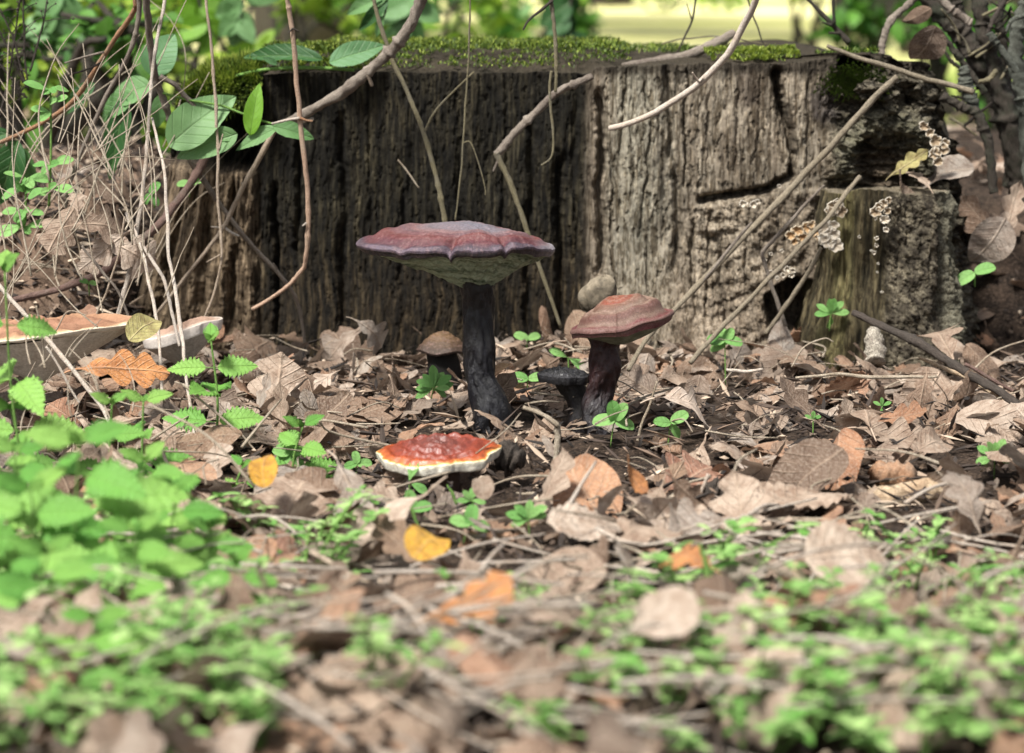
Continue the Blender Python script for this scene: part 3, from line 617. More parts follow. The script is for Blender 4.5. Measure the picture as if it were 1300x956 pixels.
# fine crumbs, chips and needles
mb = MB()
n = 15000
x = RNG.uniform(-.6, .6, n); y = RNG.uniform(.7, 2.1, n); 
k = np.abs(x) < .18+.25*y; x, y = x[k], y[k]; n = len(x); s = RNG.uniform(.0008, .0035, n); ln = 1+RNG.random(n)**4*7
nb_ = 9000; x = np.append(x, RNG.uniform(-.60, -.31, nb_)); y = np.append(y, RNG.uniform(1.80, 2.5, nb_)); n += nb_; s = np.append(s, RNG.uniform(.001, .005, nb_)); ln = np.append(ln, 1+RNG.random(nb_)**3*4)
z = height(x, y)+np.where(x < -.31, RNG.uniform(-.002, .004, n), RNG.uniform(0, .016, n)); a = RNG.uniform(0, 6.28, n); el = RNG.normal(0, .4, n)
d1 = np.stack([np.cos(a)*np.cos(el), np.sin(a)*np.cos(el), np.sin(el)], -1)*(s*ln)[:, None]; d2 = np.stack([-np.sin(a), np.cos(a), 0*a+.3], -1)*(s*.6)[:, None]; d3 = np.stack([0*a, 0*a, 1+0*a], -1)*(s*.5)[:, None]
c = np.stack([x, y, z], -1)
oct_ = np.stack([c+d1, c+d2, c-d1, c-d2, c+d3, c-d3], 1).reshape(-1, 3)
f = np.array([[0, 1, 4, 4], [1, 2, 4, 4], [2, 3, 4, 4], [3, 0, 4, 4], [1, 0, 5, 5], [2, 1, 5, 5], [3, 2, 5, 5], [0, 3, 5, 5]])[:, :3]
F3 = (np.arange(n)[:, None, None]*6+f[None]).reshape(-1, 3)
crumb_me = mesh('soil_crumbs', oct_, F3, np.zeros((6*n, 2)), None, False, np.repeat(RNG.random(n), 6))
a = NT('crumb'); a.set(Base_Color=a.ramp(a.attr('rnd', 'Fac'), [(0., (.008, .006, .005)), (.55, (.045, .03, .022)), (.85, (.17, .115, .08)), (1., (.50, .40, .30))]), Roughness=.9); M['crumb'] = a.m
tag(obj('soil_crumbs', crumb_me, M['crumb']), 'dark soil crumbs and bark chips between the leaves', 'debris', kind='stuff')

# --- individual fallen leaves, the ones that show largest
HI = [dead_template(i) for i in range(16)]
def dyn_mesh(i, mat):
    key = (i, mat)
    if key not in DM: 
        V, F, uv = HI[i]; me = mesh('leaf_blade', V, F, uv); me.materials.append(M[mat]); DM[key] = me
    return DM[key]
DM = {}
KINDN = ['oak', 'oak', 'oak', 'oak', 'beech', 'oak', 'ovate', 'oak']
FEAT = []
def put_leaf(px, py, Lpx, mat, label, k=0, tilt=(0, 0, 0), lift=.02, name='oak_leaf', Y=None, wid=1., group=None):
    if Y is None: g_ = GH(px, py+lift*FPX/1.6*.98); 
    else: g_ = P(px, py, Y); 
    p = Vector((g_.x, g_.y, g_.z+lift)) if Y is None else g_
    if Y is None: p = P(px, py, g_.y); p.z += .012 if py > 600 else 0
    o = bpy.data.objects.new(name, dyn_mesh(k % 16, mat)); COL.objects.link(o); L = Lpx*p.y/FPX
    o.location = p; o.scale = (L*wid, L, L); o.rotation_mode = 'ZXY'; o.rotation_euler = tilt
    tag(o, label, 'leaf', group); FEAT.append((px, py)); return o
# hand placed ones (pixel, length px, colour, label, template, (tilt back x, roll y, spin z))
put_leaf(885, 520, 130, 'pale', 'large pale tan oak leaf lying right of the small mushroom stem', 0, (.55, .2, -1.2), .02)
put_leaf(160, 468, 125, 'orange', 'orange brown lobed oak leaf standing under the large left bracket', 2, (1.0, .1, -1.35), .03, Y=1.56)
put_leaf(185, 412, 62, 'olive', 'yellow olive leaf wedged between the two brackets at left', 6, (1.2, .2, -.5), .03, 'leaf', Y=1.60)
put_leaf(334, 618, 62, 'yellow', 'bright yellow and orange leaf tip standing in the litter', 6, (1.15, .3, .35), .032, 'leaf')
put_leaf(545, 715, 80, 'yellow', 'blurred yellow orange leaf in the foreground centre', 6, (.9, .2, -.4), .032, 'leaf', wid=1.2)
put_leaf(1075, 735, 125, 'pale', 'large pale curved leaf at the lower right foreground', 4, (.8, .1, -1.3), .035, 'leaf', wid=1.3)
put_leaf(1220, 645, 120, 'grey', 'grey brown lobed oak leaf standing upright at right', 3, (1.25, .1, .35), .04)
put_leaf(745, 692, 115, 'pale', 'pale pleated hornbeam leaf below the small mushroom', 4, (.5, .15, -1.2), .018, 'hornbeam_leaf')
put_leaf(800, 628, 60, 'orange', 'small orange brown leaf curled below the small mushroom', 12, (.6, .2, 1.1), .028, 'leaf')
put_leaf(612, 640, 48, 'tan', 'tan torn leaf tip standing below the red bracket', 6, (1.1, .4, .4), .02, 'leaf')
put_leaf(477, 424, 66, 'grey', 'grey scalloped oak leaf leaning on the foot of the stump', 0, (1.2, .2, -1.9), .02, Y=1.86)
put_leaf(830, 820, 120, 'pale', 'blurred whitish leaf at the bottom centre right', 6, (.6, .1, 1.2), .038, 'leaf', wid=1.3)
put_leaf(870, 740, 90, 'orange', 'rust orange curled leaf behind the blurred whitish leaf', 5, (.6, .2, 1.0), .035)
put_leaf(600, 800, 130, 'orange', 'blurred orange brown oak leaf at the bottom centre', 1, (.6, .2, -1.0), .035)
put_leaf(1255, 560, 75, 'tan', 'pinkish tan oak leaf standing at the right edge', 3, (1.0, .2, .7), .02)
put_leaf(1190, 560, 70, 'tan', 'pointed tan leaf with a long stalk at the right', 6, (.9, .1, -.9), .02, 'leaf')
put_leaf(1190, 425, 105, 'tan', 'tan oak leaf propped behind the dark fallen stick', 0, (.9, .1, .3), .03, Y=1.80)
put_leaf(1015, 510, 90, 'brown', 'brown puckered oak leaf in the middle of the right litter', 7, (.6, .1, .8), .02)
put_leaf(1040, 580, 95, 'tan', 'tan puckered oak leaf below the brown one at right', 5, (.6, -.2, -.9), .02)
put_leaf(990, 430, 70, 'grey', 'grey brown leaf standing in front of the hole in the stump', 14, (1.2, .3, .4), .02, 'leaf', Y=1.84)
put_leaf(940, 440, 80, 'grey', 'dull grey leaf leaning on the stump beside the hole', 3, (1.1, .3, -.2), .02, Y=1.85)
put_leaf(1175, 62, 62, 'brown', 'brown dry leaf hanging from the shrub at the top right', 6, (1.6, .2, 3.0), 0, 'leaf', Y=1.93, wid=1.2)
put_leaf(1163, 22, 42, 'brown', 'olive brown dead leaf caught in the shrub near the top edge', 14, (1.4, .5, 2.6), 0, 'leaf', Y=1.95)
put_leaf(1250, 285, 95, 'brown', 'brown oak leaf on the ledge right of the stump block', 1, (.6, .5, 1.2), 0, Y=1.98)
put_leaf(1285, 265, 80, 'tan', 'pinkish oak leaf at the right edge above the dark hollow', 7, (.9, .1, -.2), 0, Y=1.96)
put_leaf(1256, 312, 75, 'grey', 'grey lobed leaf end hanging over the dark hollow', 6, (1.2, .1, 2.7), 0, 'leaf', Y=1.93, wid=1.2)
put_leaf(1165, 225, 66, 'tan', 'pale brown leaf scrap lying on the side block', 2, (.5, .3, .4), 0, Y=1.90)
put_leaf(1192, 222, 84, 'grey', 'grey leaf at the back corner of the side block', 6, (.5, .1, 1.5), 0, 'leaf', Y=1.92)
put_leaf(1155, 206, 60, 'olive', 'olive brown crumpled leaf above the side block', 7, (1.0, .3, -.7), 0, Y=1.90)
put_leaf(1145, 240, 60, 'tan', 'small curled leaf at the front edge of the side block', 12, (.6, .3, 1.3), 0, 'leaf', Y=1.885)
for (px_, py_, L_, m_, lab, k_, tl, Y_) in (
    (78, 288, 85, 'tan', 'tan oak leaf hanging leftmost of the dry cluster on the bank', 1, (1.3, .2, 2.8), 1.72),
    (97, 250, 62, 'tan', 'small curled oak leaf at the top of the dry cluster', 3, (1.0, .3, .4), 1.72),
    (135, 286, 90, 'tan', 'pale oak leaf in the middle of the dry cluster', 0, (1.1, .1, -1.3), 1.72),
    (128, 322, 92, 'pale', 'pale dry oak leaf hanging lowest in the dry cluster', 2, (1.3, .1, 2.3), 1.72),
    (170, 322, 80, 'tan', 'lobed oak leaf at the right end of the dry cluster', 5, (1.2, -.2, -2.2), 1.72),
    (130, 240, 60, 'brown', 'brown leaf behind the dry cluster on the bank', 7, (.8, .1, 1.1), 1.88),
    (108, 395, 42, 'rust', 'reddish leaf scrap caught above the large left bracket', 6, (.9, .3, .7), 1.72)):
    put_leaf(px_, py_, L_, m_, lab, k_, tl, 0, Y=Y_)
# the rest: groups told apart by colour and by the landmark they lie beside
LAND = [(556, 577, 'the red bracket'), (615, 515, 'the tall black stem'), (765, 545, 'the small mushroom stem'), (885, 520, 'the large pale oak leaf'), (334, 618, 'the bright yellow leaf'), (545, 715, 'the blurred yellow leaf'),
        (1165, 622, 'the cream root piece'), (1112, 445, 'the white speckled stub'), (1210, 470, 'the dark wet stick'), (385, 590, 'the in focus nettle'), (1010, 400, 'the hole in the stump'), (1075, 735, 'the large pale curved leaf'),
        (870, 735, 'the rust orange leaf'), (600, 800, 'the blurred orange leaf'), (830, 815, 'the blurred whitish leaf'), (100, 640, 'the nearest blurred nettle'), (745, 690, 'the hornbeam leaf'), (1220, 640, 'the upright grey oak leaf'),
        (704, 585, 'the upright rough twig'), (160, 468, 'the orange lobed leaf'), (477, 424, 'the grey scalloped leaf'), (270, 500, 'the nettle by the pale bracket'), (562, 445, 'the small brown mushroom'), (716, 478, 'the black flat mushroom'),
        (921, 478, 'the stacked seedling'), (1262, 600, 'the seedling at the right edge'), (910, 624, 'the small black clod'), (1040, 580, 'the puckered tan leaf'), (960, 662, 'the long flat straw'), (262, 745, 'the blurred nettle sprig'),
        (60, 840, 'the bottom left nettle'), (300, 800, 'the small blurred nettle'), (1195, 735, 'the broken thick straw'), (1016, 770, 'the blurred upright twig'), (400, 758, 'the long pinkish twig'), (420, 900, 'the bottom edge left of centre'), (680, 900, 'the bottom edge at the centre'), (960, 900, 'the bottom edge right of centre'), (1090, 850, 'the bottom edge under the pale curved leaf'), (180, 930, 'the bottom edge under the nettles'), (905, 760, 'the tall blurred grass blade'), (1130, 790, 'the lower right green patch'), (1010, 850, 'the foot of the upright blurred twig'), (1220, 880, 'the bottom right corner')]
def zone(px, py):
    d, a_, b_, nm = min(((px-a_)**2+((py-b_)*1.5)**2, a_, b_, nm) for a_, b_, nm in LAND)
    dx, dy = px-a_, (py-b_)*1.5
    near = ''
    if 'the bottom' in nm and 'nettle' not in nm: return ('near ' if abs(dx) < 50 else 'a little left of ' if dx < 0 else 'a little right of ')+nm
    if abs(dx) > abs(dy)*2: return (near+'left of ' if dx < 0 else near+'right of ')+nm
    if abs(dy) > abs(dx)*2: return (near+'behind ' if dy < 0 else near+'in front of ')+nm
    return near+('behind and ' if dy < 0 else 'below and ')+('left of ' if dx < 0 else 'right of ')+nm
MATW = ['tan']*10+['brown']*6+['grey']*3+['rust']*3
n = 0; tries = 0; done = []
while n < 250 and tries < 30000:
    tries += 1
    px_ = random.uniform(-15, 1315); py_ = random.uniform(418, 950)
    if random.random() > (1.0 if py_ < 700 else .75): continue
    p = GH(px_, py_)
    if inside_stump(p.x, p.y+.015) or (px_ < 250 and py_ < 480) : continue
    if 440 < px_ < 680 and 520 < py_ < 700 and (py_ < 660 or random.random() < .5): continue
    if px_ > 1225 and py_ < 440: continue
    if 680 < px_ < 860 and 490 < py_ < 640 and random.random() < .7: continue
    if 565 < px_ < 665 and 470 < py_ < 575: continue
    if 720 < px_ < 810 and 480 < py_ < 610: continue
    if any((px_-a_)**2+((py_-b_)*1.6)**2 < 30**2 for a_, b_ in done) or clear(px_, py_, 1.25): continue
    done.append((px_, py_)); n += 1
    m_ = random.choice(MATW); k_ = random.randrange(16); kn = {'oak': 'oak_leaf', 'beech': 'hornbeam_leaf', 'ovate': 'leaf'}[KINDN[k_ % 8]]
    L = random.uniform(.034, .058) if py_ > 740 else random.uniform(.036, .074) if py_ > 480 else random.uniform(.036, .055)
    o = bpy.data.objects.new(kn, dyn_mesh(k_, m_)); COL.objects.link(o)
    zl = random.uniform(.009, .022)
    o.location = (p.x, p.y, float(height(p.x, p.y))+zl); o.scale = (L, L, L); o.rotation_mode = 'ZXY'
    o.rotation_euler = (random.gauss(.25, .42), random.gauss(0, .42), random.uniform(0, 6.28))
    zn = zone(px_, py_); shape = {'oak': 'lobed oak leaf', 'beech': 'ribbed oval leaf', 'ovate': 'smooth oval leaf'}[KINDN[k_ % 8]]
    cn = {'tan': 'tan', 'brown': 'dark brown', 'grey': 'grey brown', 'rust': 'russet', 'pale': 'pale bleached'}[m_]
    tag(o, f'{cn} {shape} lying {zn}', 'leaf', 'fallen '+shape[:-4]+'leaves in the litter')

# ------------------------------------------------------------------ mushrooms
def revolve(prof, NT_, rfun, zfun=None, colfun=None):
    """prof: (m,2) radius fraction, height. rfun(theta, rf) -> radius multiplier"""
    th = np.arange(NT_)/NT_*2*math.pi; m = len(prof); rf = prof[:, 0][:, None]; T = th[None]+0*rf
    R = rf*rfun(T, rf); Z = prof[:, 1][:, None]+0*T
    idx = np.arange(m)[:, None]+0*T
    if zfun: Z = Z+zfun(T, rf, idx)
    V = np.stack([R*np.cos(T), R*np.sin(T), Z], -1)
    C_ = colfun(T, rf+0*T, idx, V) if colfun else None
    return V.reshape(-1, 3), gridF(m, NT_, True), None if C_ is None else C_.reshape(-1, 3)
def lerpc(x, stops):
    xs = [s[0] for s in stops]; return np.stack([np.interp(x, xs, [s[1][k] for s in stops]) for k in range(3)], -1)
M['cap'] = attr_mat('mushroom_cap', .55, .75, 900, .0007, coat=.0, spec=.3, mott=(420, (.30, .19, .18), .35))
M['pore'] = attr_mat('mushroom_pores', .85, .55, 900, .0008, mott=(190, (.33, .37, .29), .7))
M['poreplain'] = attr_mat('pale_pores', .85, .5, 500, .0006, mott=(45, (.30, .24, .17), .6))
M['stemblack'] = attr_mat('black_stem', .36, .6, 700, .0012, coat=.08, spec=.35, mott=(260, (.035, .036, .05), .4))
M['glossred'] = attr_mat('lacquered_cap', .40, .6, 260, .0008, coat=.10, spec=.4, mott=(170, (.10, .035, .025), .5))
M['crust'] = attr_mat('crust', .8, .3, 700, .0006)

def mushroom_big():
    base = P(608, 512, 1.60); base.z = float(height(base.x, 1.60))
    root = empty('bracket_mushroom', base, 'tall mushroom with wide purple red lobed cap on a black stem', 'mushroom')
    sc = 1.6/FPX
    rimc = P(608, 307, 1.60)-base      # rim level above the stem axis
    mtop, mund = 46, 34
    def rf_(T, rf):                   # left radius 159 px, right 98 px, front/back about 95 px
        c, s = np.cos(T), np.sin(T)
        R = np.where(c < 0, np.sqrt(1/((c/158)**2+(s/84)**2)), np.sqrt(1/((c/98)**2+(s/84)**2)))*sc
        notch = 1-.09*np.exp(-((T-(4.712-.46))/.06)**2)-.05*np.exp(-((T-(4.712+.42))/.07)**2)+.08*fbm(np.cos(T)*1.9, np.sin(T)*1.9, 97)*2-.03*np.exp(-((T-4.0)/.1)**2)
        return R*(1+(notch-1)*np.clip(rf, 0, 1)**2)*(1+.018*np.sin(5*T+1)*rf+.003*np.sin(13*T)*rf)
    t = np.linspace(0, 1, mtop); hz = .0105*(1-t**4.0)-.0015
    prof_top = np.stack([t*1.0, hz], -1)
    lip_a = np.linspace(0, math.pi*.9, 12)[1:]; lip = np.stack([1-.045*(1-np.cos(lip_a))/2+.012*np.sin(lip_a), -.0015-.0058*(1-np.cos(lip_a))/2*1.0], -1)
    top = np.vstack([prof_top, lip])
    def z_(T, rf, idx):
        ring = .0009*np.sin(rf*34+1.5*np.sin(T*3))*np.clip(rf*1.5-.3, 0, 1)*(rf < .985)
        off = .0042*np.exp(-(((rf*np.cos(T)+.12)/.30)**2+((rf*np.sin(T)-.12)/.40)**2))     # dome
        lobes = .0030*np.exp(-((T-4.72)/.30)**2)*np.exp(-((rf-.74)/.18)**2)+.0020*np.exp(-((T-5.45)/.26)**2)*np.exp(-((rf-.8)/.2)**2)+.0022*np.exp(-((T-3.8)/.35)**2)*np.exp(-((rf-.74)/.2)**2)+.003*np.exp(-((T-3.1)/.3)**2)*np.exp(-((rf-.62)/.2)**2)
        groove = -.0040*(np.exp(-((T-(4.712-.42))/.05)**2)+.8*np.exp(-((T-(4.712+.42))/.05)**2)+.4*np.exp(-((T-3.75)/.06)**2))*np.clip(rf*3-1.9, 0, 1)
        tilt = .0045*rf*np.cos(T)*-1+.003*rf*np.cos(T)
        return ring+off+lobes+groove+tilt-.0022*np.sin(T*2+.6)*rf**2+.0022*fbm(rf*np.cos(T)*4, rf*np.sin(T)*4, 91)*2+.0005*fbm(rf*np.cos(T)*22, rf*np.sin(T)*22, 98)*2
    def c_(T, rf, idx, V):
        n_ = fbm(rf*np.cos(T)*6, rf*np.sin(T)*6, 92)*.5; x = rf+n_*.18+.015*np.sin(rf*60)
        c = lerpc(x, [(0, (.16, .16, .20)), (.42, (.17, .14, .16)), (.54, (.20, .105, .105)), (.62, (.13, .08, .095)), (.74, (.14, .042, .040)), (.86, (.12, .032, .036)), (.93, (.08, .032, .046)), (.975, (.06, .045, .062)), (1.0, (.12, .09, .12))])  # grey-blue centre paints the sky's highlight into the cap colour
        w2 = (idx > mtop+3)[..., None]; c = np.where(w2, np.array([.045, .04, .045]), c)
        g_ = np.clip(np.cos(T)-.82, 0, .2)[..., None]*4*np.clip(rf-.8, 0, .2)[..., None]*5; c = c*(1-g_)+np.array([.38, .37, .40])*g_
        st = np.clip(fbm(T*30, rf*2, 93)*2, 0, 1)[..., None]*.25; return c*(1-st)+np.array([.42, .27, .26])*st
    V, F, C_ = revolve(top, 300, rf_, z_, c_); o = obj('cap', mesh('cap', V+np.array(rimc), F, None, C_), M['cap'], root)
    # pore surface: funnel down to the stem
    t = np.linspace(0, 1, mund); und = np.stack([.962-(.962-.12)*t, -.0070-.0255*(.30*t+.70*t**1.5)-.0*t], -1)
    def zu(T, rf, idx):
        k = np.clip((.962-rf)/.84, 0, 1)
        return (z_(T, np.full_like(T, .96), idx)*(1-k)**2)+.003*fbm(np.cos(T)*rf*5, np.sin(T)*rf*5, 94)*2*k*(1-k)*3+.0016*fbm(np.cos(T)*rf*22, np.sin(T)*rf*22, 95)*2*np.minimum(1, k*6)
    def cu(T, rf, idx, V):
        n_ = np.clip(.5+2.*fbm(T*9*rf, rf*14, 96), 0, 1)[..., None]; n_ = n_**.8; c = np.array([.07, .11, .065])*(1-n_)+np.array([.50, .60, .44])*n_
        k = np.clip((rf-.86)*10, 0, 1)[..., None]; return c*(1-.4*k)
    V, F, C_ = revolve(und, 300, rf_, zu, cu); obj('pore_surface', mesh('pore_surface', V+np.array(rimc), F, None, C_), M['pore'], root)
    # stem
    def stem(path, rad, name, par, off, mat, seed, cols, n=110, sides=64, ridg=.0022, sq=.26):
        c = smooth_path(path, n); t = np.linspace(0, 1, n); r = np.interp(t, np.linspace(0, 1, len(rad)), rad)
        a_ = np.arange(sides)/sides*2*math.pi
        A_, Tt = np.meshgrid(a_, t)
        rr = r[:, None]*(1+sq*fbm(np.cos(A_)*1.3+seed, np.sin(A_)*1.3+Tt*5, seed)*2)+ridg*fbm(np.cos(A_)*3+9, np.sin(A_)*3+Tt*14, seed+1)*2+ridg*.35*fbm(np.cos(A_)*6, np.sin(A_)*6+Tt*9, seed+2)*2
        V = np.stack([c[:, 0][:, None]+rr*np.cos(A_), c[:, 1][:, None]+rr*np.sin(A_), c[:, 2][:, None]+0*A_], -1).reshape(-1, 3)
        k = np.clip(.5+1.6*fbm(np.cos(A_)*3, np.sin(A_)*3+Tt*9, seed+4), 0, 1)[..., None]; cc = np.array(cols[0])*(1-k)+np.array(cols[1])*k
        if len(cols) > 2: q = (sstep(.35, .7, Tt+.3*fbm(A_*2, Tt*4, seed+7)))[..., None]; cc = cc*(1-q*.7)+np.array(cols[2])*q*.7
        return obj(name, mesh(name, V-np.array(off), gridF(n, sides, True), None, cc.reshape(-1, 3)), mat, par)
    pts = [P(626, 545, 1.60), P(620, 508, 1.598), P(609, 478, 1.60), P(607, 440, 1.60), P(606, 390, 1.603), P(604, 358, 1.60), P(603, 338, 1.60)]
    stem(pts, [.0150, .0122, .0102, .0108, .0102, .0110, .018], 'stem', root, base, M['stemblack'], 5, [(.004, .004, .005), (.014, .014, .019), (.012, .009, .008)])
    return stem
stem = mushroom_big()

def mushroom_small():
    base = P(765, 548, 1.585); base.z = float(height(base.x, base.y))
    root = empty('bracket_mushroom', base, 'smaller mushroom with brownish red layered cap on a dark stem beside the stump', 'mushroom')
    sc = 1.6/FPX; cc = P(780, 411, 1.585)-base
    mtop = 44; t = np.linspace(0, 1, mtop)
    hz = .0135*(1-t**2.0)+.003*np.exp(-(t/.45)**2)+.0025*(1-t**6)
    lip_a = np.linspace(0, math.pi*.9, 9)[1:]; lip = np.stack([1-.05*(1-np.cos(lip_a))/2, -.0045*(1-np.cos(lip_a))/2], -1)
    top = np.vstack([np.stack([t, hz], -1), lip])
    def rf_(T, rf):
        c, s = np.cos(T), np.sin(T); R = np.where(c < 0, np.sqrt(1/((c/56)**2+(s/62)**2)), np.sqrt(1/((c/75)**2+(s/60)**2)))*sc
        return R*(1+.03*np.sin(3*T+.5)*rf+.015*np.sin(7*T)*rf)
    def z_(T, rf, idx):
        x = rf*np.cos(T)
        return .0021*np.sign(np.sin(rf*20+.5*np.sin(2*T)))*np.abs(np.sin(rf*20+.5*np.sin(2*T)))**.6*np.clip(rf*2-.4, 0, 1)*(rf < .99)+.0050*x+.0032*np.exp(-((x-.55)/.3)**2)-.002*np.exp(-((x+.55)/.3)**2)+.003*fbm(x*2.5, rf*np.sin(T)*2.5, 101)*2*np.clip((1-rf)*4, 0, 1)+.0018*np.sin(3*T+2)*rf**2
    def c_(T, rf, idx, V):
        x = rf+.1*fbm(rf*np.cos(T)*5, rf*np.sin(T)*5, 102)
        c = lerpc(x, [(0, (.22, .080, .045)), (.28, (.24, .075, .048)), (.40, (.19, .10, .07)), (.55, (.16, .10, .075)), (.66, (.22, .14, .105)), (.74, (.14, .065, .052)), (.84, (.17, .10, .08)), (.92, (.14, .035, .036)), (1, (.13, .045, .05))])
        st = np.clip(np.sin(rf*40+.5*np.sin(2*T)+2*fbm(T*2, rf*3, 103))*.8-.1, 0, 1)[..., None]*.45; return c*(1-st)+np.array([.34, .26, .20])*st
    V, F, C_ = revolve(top, 220, rf_, z_, c_); obj('cap', mesh('cap', V+np.array(cc), F, None, C_), M['cap'], root)
    t = np.linspace(0, 1, 24); und = np.stack([.95-(.95-.2)*t, -.0043-.0095*t**1.1], -1)
    def zu(T, rf, idx): return z_(T, np.full_like(T, .95), idx)*(1-np.clip((.95-rf)/.75, 0, 1))**2+.0006*fbm(np.cos(T)*rf*20, np.sin(T)*rf*20, 104)
    V, F, C_ = revolve(und, 220, rf_, zu, lambda T, rf, i, V: np.broadcast_to(np.array([.24, .255, .19]), T.shape+(3,))*(1+1.2*fbm(np.cos(T)*rf*6, np.sin(T)*rf*6, 105))[..., None])
    obj('pore_surface', mesh('pore_surface', V+np.array(cc), F, None, C_), M['pore'], root)
    pts = [P(760, 572, 1.58), P(759, 545, 1.58), P(757, 520, 1.583), P(762, 495, 1.587), P(768, 465, 1.585), P(768, 440, 1.585), P(769, 422, 1.585)]
    stem(pts, [.0118, .0105, .0095, .0088, .0102, .0098, .014], 'stem', root, base, M['stemblack'], 8, [(.006, .005, .006), (.022, .015, .017), (.050, .016, .015)])
    # pale wood shard standing behind it
    b = P(759, 373, 1.64); r2 = empty('fungus_lobe', b, 'pale grey rounded fungus lobe behind the small red cap', 'fungus')
    u_, v_ = np.meshgrid(np.linspace(0, 2*math.pi, 40, endpoint=False), np.linspace(0, math.pi, 24))
    rad = 1+.22*fbm(np.cos(u_)*2, np.sin(u_)*2+v_*2, 110)*2
    V = np.stack([.0125*rad*np.sin(v_)*np.cos(u_)+.004*np.cos(v_), .006*rad*np.sin(v_)*np.sin(u_), .0125*rad*np.cos(v_)], -1).reshape(-1, 3)
    cl = np.array([.15, .125, .09])[None]*(1+2.0*fbm(V[:, 0]*350, V[:, 2]*350, 111)[:, None])
    obj('lobe', mesh('lobe', V, gridF(24, 40, True), None, cl), M['crust'], r2)
mushroom_small()

def disc_fungus(name, label, c, rx, ry, h, th, stops, under, mat, matu, NTH=160, tilt=0., seed=0, wav=.1, ringf=24, ringa=.0006, cut=None, lump=0., tiltx=0., und=.4, zc=0.):
    """flat bracket: c = centre world, rx/ry radii, h dome height, th rim thickness"""
    root = empty(name, c, label, 'mushroom'); mt = 40; t = np.linspace(0, 1, mt)
    la = np.linspace(0, math.pi*.95, 12)[1:]; lip = np.stack([1-.03*(1-np.cos(la)), -th*(1-np.cos(la))/2], -1)
    lip[:, 0] += .02*np.sin(la)
    top = np.vstack([np.stack([t, h*(1-t**2)], -1), lip])
    def rf_(T, rf): return np.sqrt(1/((np.cos(T)/rx)**2+(np.sin(T)/ry)**2))*(1+wav*rf*(fbm(np.cos(T)*1.6+seed, np.sin(T)*1.6, seed)*2)+.02*np.sin(9*T+seed)*rf)
    def z_(T, rf, idx):
        x, y = rf*np.cos(T), rf*np.sin(T)
        return ringa*np.sin(rf*ringf+2*fbm(x*2, y*2, seed+1))*(rf < .97)+tilt*x+tiltx*y+lump*fbm(x*3.2+5, y*3.2, seed+2)*2*np.clip((1-rf)*4, 0, 1)+lump*.35*fbm(x*11, y*11, seed+3)*2*np.clip((1-rf)*6, 0, 1)+.08*h*np.sin(4*T+seed)*rf**2
    def c_(T, rf, idx, V):
        x = rf+.05*fbm(np.cos(T)*rf*8, np.sin(T)*rf*8, seed+4)*2; x = np.where(idx >= mt, 1+.03*(idx-mt+1), np.minimum(x, 1))
        return lerpc(x, stops)
    V, F, C_ = revolve(top, NTH, rf_, z_, c_); obj('cap', mesh('cap', V, F, None, C_), mat, root)
    t = np.linspace(0, 1, 14); un = np.stack([.945*(1-t)+.001, -th*.97-und*th*t**.8+zc*t], -1)
    V, F, C_ = revolve(un, NTH, rf_, lambda T, rf, i: tilt*rf*np.cos(T)+tiltx*rf*np.sin(T)+.08*h*np.sin(4*T+seed)*rf**2, lambda T, rf, i, V: np.broadcast_to(np.array(under), T.shape+(3,))*(1+.5*fbm(np.cos(T)*rf*7, np.sin(T)*rf*7, seed+5))[..., None])
    obj('pore_surface', mesh('pore_surface', V, F, None, C_), matu, root)
    return root
# red lacquered bracket in front
gz = float(height(-.045, 1.42))
c = P(556, 574, 1.42)
r = disc_fungus('lacquered_bracket', 'glossy orange red bracket with a yellow and white rim low in the litter', c, .0375, .028, .0080, .0062,
    [(0, (.11, .04, .033)), (.3, (.17, .045, .032)), (.55, (.20, .04, .025)), (.75, (.25, .045, .02)), (.86, (.32, .06, .018)), (.945, (.45, .12, .03)), (.975, (.66, .30, .06)), (.995, (.86, .66, .28)), (1.0, (.92, .84, .62)), (1.06, (.92, .87, .68)), (1.18, (.92, .88, .78)), (1.3, (.85, .80, .66))],
    (.62, .58, .46), M['glossred'], M['poreplain'], tilt=.0015, seed=7, wav=.22, ringf=30, ringa=.0008, lump=.0030, tiltx=.0035)
stp = [c+Vector((.004, .01, -.03)), c+Vector((.004, .008, -.015)), c+Vector((.003, .006, -.006))]
V, F, uv = tube([tuple(q-c) for q in stp], [.010, .009, .012], 20, 14); obj('stem', mesh('stem', V, F, uv, np.broadcast_to([.10, .06, .045], (len(V), 3))), M['crust'], r)
# small brown cap by the big stem
c = P(561, 443, 1.80)
r = disc_fungus('brown_mushroom', 'small brown domed mushroom behind the foot of the tall black stem', c, .0200, .020, .0135, .002,
    [(0, (.12, .072, .035)), (.4, (.15, .09, .045)), (.75, (.10, .06, .035)), (.93, (.06, .038, .025)), (1.2, (.05, .035, .03))], (.03, .022, .018), M['cap'], M['poreplain'], seed=12, wav=.1, ringf=30, ringa=.0004, lump=.0012)
V, F, uv = tube([(0, 0, -.05), (.001, 0, -.02), (0, 0, -.002)], [.016, .014, .012], 16, 12); obj('stem', mesh('stem', V, F, uv, np.broadcast_to([.006, .005, .004], (len(V), 3))), M['crust'], r)  # broad near-black stem, coloured to stand in for the shadow beneath the cap
